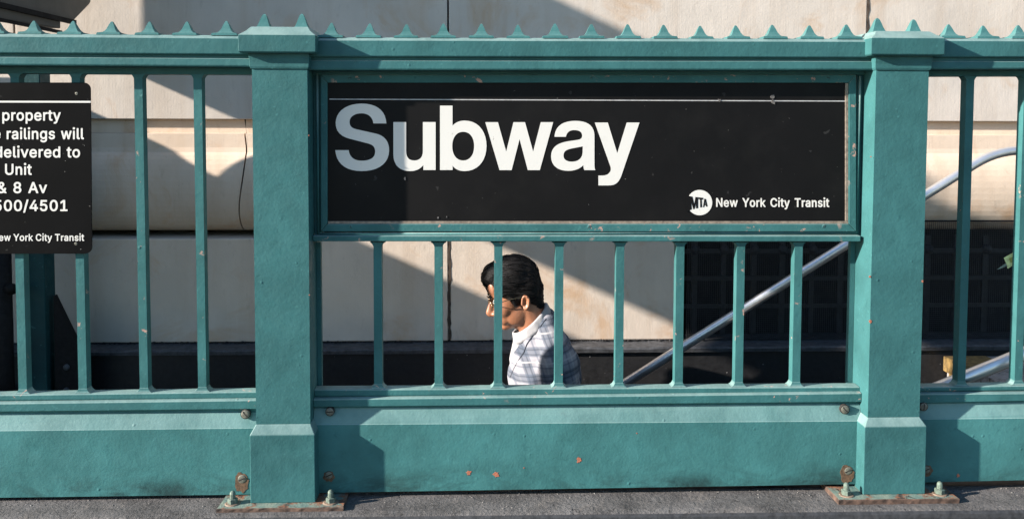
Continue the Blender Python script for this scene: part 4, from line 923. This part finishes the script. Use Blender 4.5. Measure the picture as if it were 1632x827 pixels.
# clothes
def plaid(name):
    t = NT(name)
    mp = t.n('ShaderNodeMapping'); mp.inputs['Rotation'].default_value = (0, R(14), 0); t.l(t.tc.outputs['Object'], mp.inputs[0])
    wob = t.n('ShaderNodeVectorMath', operation='ADD'); nz = t.n('ShaderNodeTexNoise'); nz.inputs['Scale'].default_value = 9; t.l(t.tc.outputs['Object'], nz.inputs[0])
    sc = t.n('ShaderNodeVectorMath', operation='SCALE'); sc.inputs['Scale'].default_value = .004; t.l(nz.outputs['Color'], sc.inputs[0]); t.l(mp.outputs[0], wob.inputs[0]); t.l(sc.outputs[0], wob.inputs[1])
    sep = t.n('ShaderNodeSeparateXYZ'); t.l(wob.outputs[0], sep.inputs[0])
    xy = t.math('ADD', sep.outputs[0], t.math('MULTIPLY', sep.outputs[1], .15))
    def band(v, period, ph, lo, hi):
        f = t.math('FRACT', t.math('ADD', t.math('DIVIDE', v, period), ph + 20))
        return t.math('MULTIPLY', t.ramp(f, lo - .015, lo + .015), t.ramp(f, hi - .015, hi + .015, 1, 0))
    base = (.225, .224, .25); blue = (.05, .068, .10); dark = (.022, .03, .042); white = (.30, .298, .31)
    c = base
    for v, per in ((xy, .088), (sep.outputs[2], .080)):
        c = t.mix(t.math('MULTIPLY', band(v, per, 0, .08, .42), .62), c, blue)
        c = t.mix(t.math('MULTIPLY', band(v, per, 0, .13, .18), .5), c, dark)
        c = t.mix(t.math('MULTIPLY', band(v, per, 0, .30, .35), .5), c, dark)
        c = t.mix(t.math('MULTIPLY', band(v, per, 0, .66, .72), .5), c, blue)
        c = t.mix(t.math('MULTIPLY', band(v, per, 0, .84, .90), .8), c, white)
    weave = t.noise(500, 2)
    b = t.bump(weave, .0006, .6); b = t.bump(t.noise(16, 3, .5, t.obj((1, 1, .6)), .5), .012, .6, b)
    return t.out(c, .85, b, spec=.2)
PLAID = plaid('plaid_cloth'); SHIRT = plain('white_shirt', (.29, .29, .305), .8, 0, 30, .06, .004); TROUS = plain('dark_trousers', (.03, .032, .04), .85, 0, 30, .2, .003); SHOE = plain('black_leather', (.012, .011, .010), .4)
jk = MB()
jk.ell(m_(868, 600), (0.132, 0.185, 0.165)); jk.ell(m_(872, 690), (0.139, 0.185, 0.187)); jk.ell(m_(876, 770), (0.136, 0.189, 0.143)); jk.ell(m_(866, 560), (0.103, 0.165, 0.094))
jk.ell(m_(871, 520), (0.057, 0.094, 0.050))
jk.ell(m_(846, 568), (0.070, 0.143, 0.068)); jk.ell(m_(852, 545, -.05), (0.050, 0.066, 0.055)); jk.ell(m_(852, 545, .05), (0.050, 0.066, 0.055))
for s, sh in ((-1, SHN), (1, SHF)):
    capsule(jk, sh + V((-.004, -s * .015, -.006)), m_(870, 512, s * .055), .066, .036, 8)
    jk.ell(sh + V((0, -s * .004, -.012)), (0.077, 0.068, 0.079))
capsule(jk, SHN, ELN, .066, .056); capsule(jk, ELN, WRN + (WRN - ELN).normalized() * -.02, .056, .040)
capsule(jk, SHF, ELF, .066, .056); capsule(jk, ELF, WRF + (WRF - ELF).normalized() * -.02, .056, .040)
jme = fuse(jk, .006, 4, 'jacket')
from mathutils import noise as mnoise
nn = [v.normal.copy() for v in jme.vertices]
for v, n in zip(jme.vertices, nn):               # creases of the cloth
    c = v.co; f = mnoise.noise(V((c.x * 9, c.y * 9, c.z * 5 + c.x * 7))) * .007 + mnoise.noise(c * 26) * .0028
    v.co = c + n * f
bvh = BVHTree.FromObject if False else BVHTree.FromPolygons([v.co.copy() for v in jme.vertices], [tuple(p.vertices) for p in jme.polygons])
jacket = mesh_obj('jacket', jme, PLAID, man, smooth=True)
def on_jacket(px, py, lift=.0015):
    d = ray(px, py).normalized(); h = bvh.ray_cast(EYE, d)
    return (h[0] + h[1] * lift) if h[0] is not None else at(px, py, YM - .12)
b = MB()
pts = [on_jacket(px, py, .002) for px, py in ((878, 499), (870, 509), (862, 520), (853, 530), (846, 540), (840, 549), (836, 560), (828, 572), (820, 586), (813, 602))]
b.tube(pts, [.0010, .0014, .0016, .0018, .0024, .0020, .0014, .0010, .0008, .0007], 6); b.obj('lapel_edge', plain('lapel_dark', (.03, .035, .05), .9), man, smooth=True)  # thin dark line along the lapel edge
# shirt: collar band standing round the neck and the open front
sh = MB()
cr = [(870, 484, 0), (868, 488, -.05), (860, 496, -.073), (850, 506, -.080), (838, 517, -.074), (827, 526, -.052), (820, 531, -.02), (819, 532, .012), (826, 528, .05), (840, 516, .074), (853, 503, .076), (864, 491, .05)]
cr = [m_(*q) for q in cr]
for a, b2 in zip(cr, cr[1:] + cr[:1]):
    for i in range(5):
        p = a.lerp(b2, i / 5); capsule(sh, p, p + V((.008, 0, -.024)), .0062, .0100, 3)
# front panel of the shirt down the open jacket
capsule(sh, m_(836, 541, 0), m_(833, 572, 0), .036, .044, 8)
sh.ell(m_(840, 534, 0), (.040, .062, .028))
mesh_obj('shirt', fuse(sh, .0045, 4, 'shirt'), SHIRT, man, smooth=True)
tr = MB()
tr.ell(hip + V((0, 0, -.02)), (.112, .165, .13))
for a, b2, c2 in ((HPN, KNN, ANN), (HPF, KNF, ANF)): capsule(tr, a, b2, .096, .070, 12); capsule(tr, b2, c2 + V((0, 0, -.01)), .070, .056, 12)
mesh_obj('trousers', fuse(tr, .008, 4, 'trousers'), TROUS, man, smooth=True)
for an, fl in ((ANN, F7), (ANF, F6)):
    b = MB(); b.ell(an + V((.01, 0, -.05)), (.045, .042, .05)); b.ell(V((an.x - .06, an.y, fl + .032)), (.085, .045, .032)); b.ell(V((an.x - .12, an.y, fl + .026)), (.06, .042, .026))
    me = fuse(b, .006, 3, 'shoe'); zmin = min(v.co.z for v in me.vertices)
    for v in me.vertices: v.co.z += fl + .001 - zmin
    mesh_obj('shoe', me, SHOE, man, smooth=True)
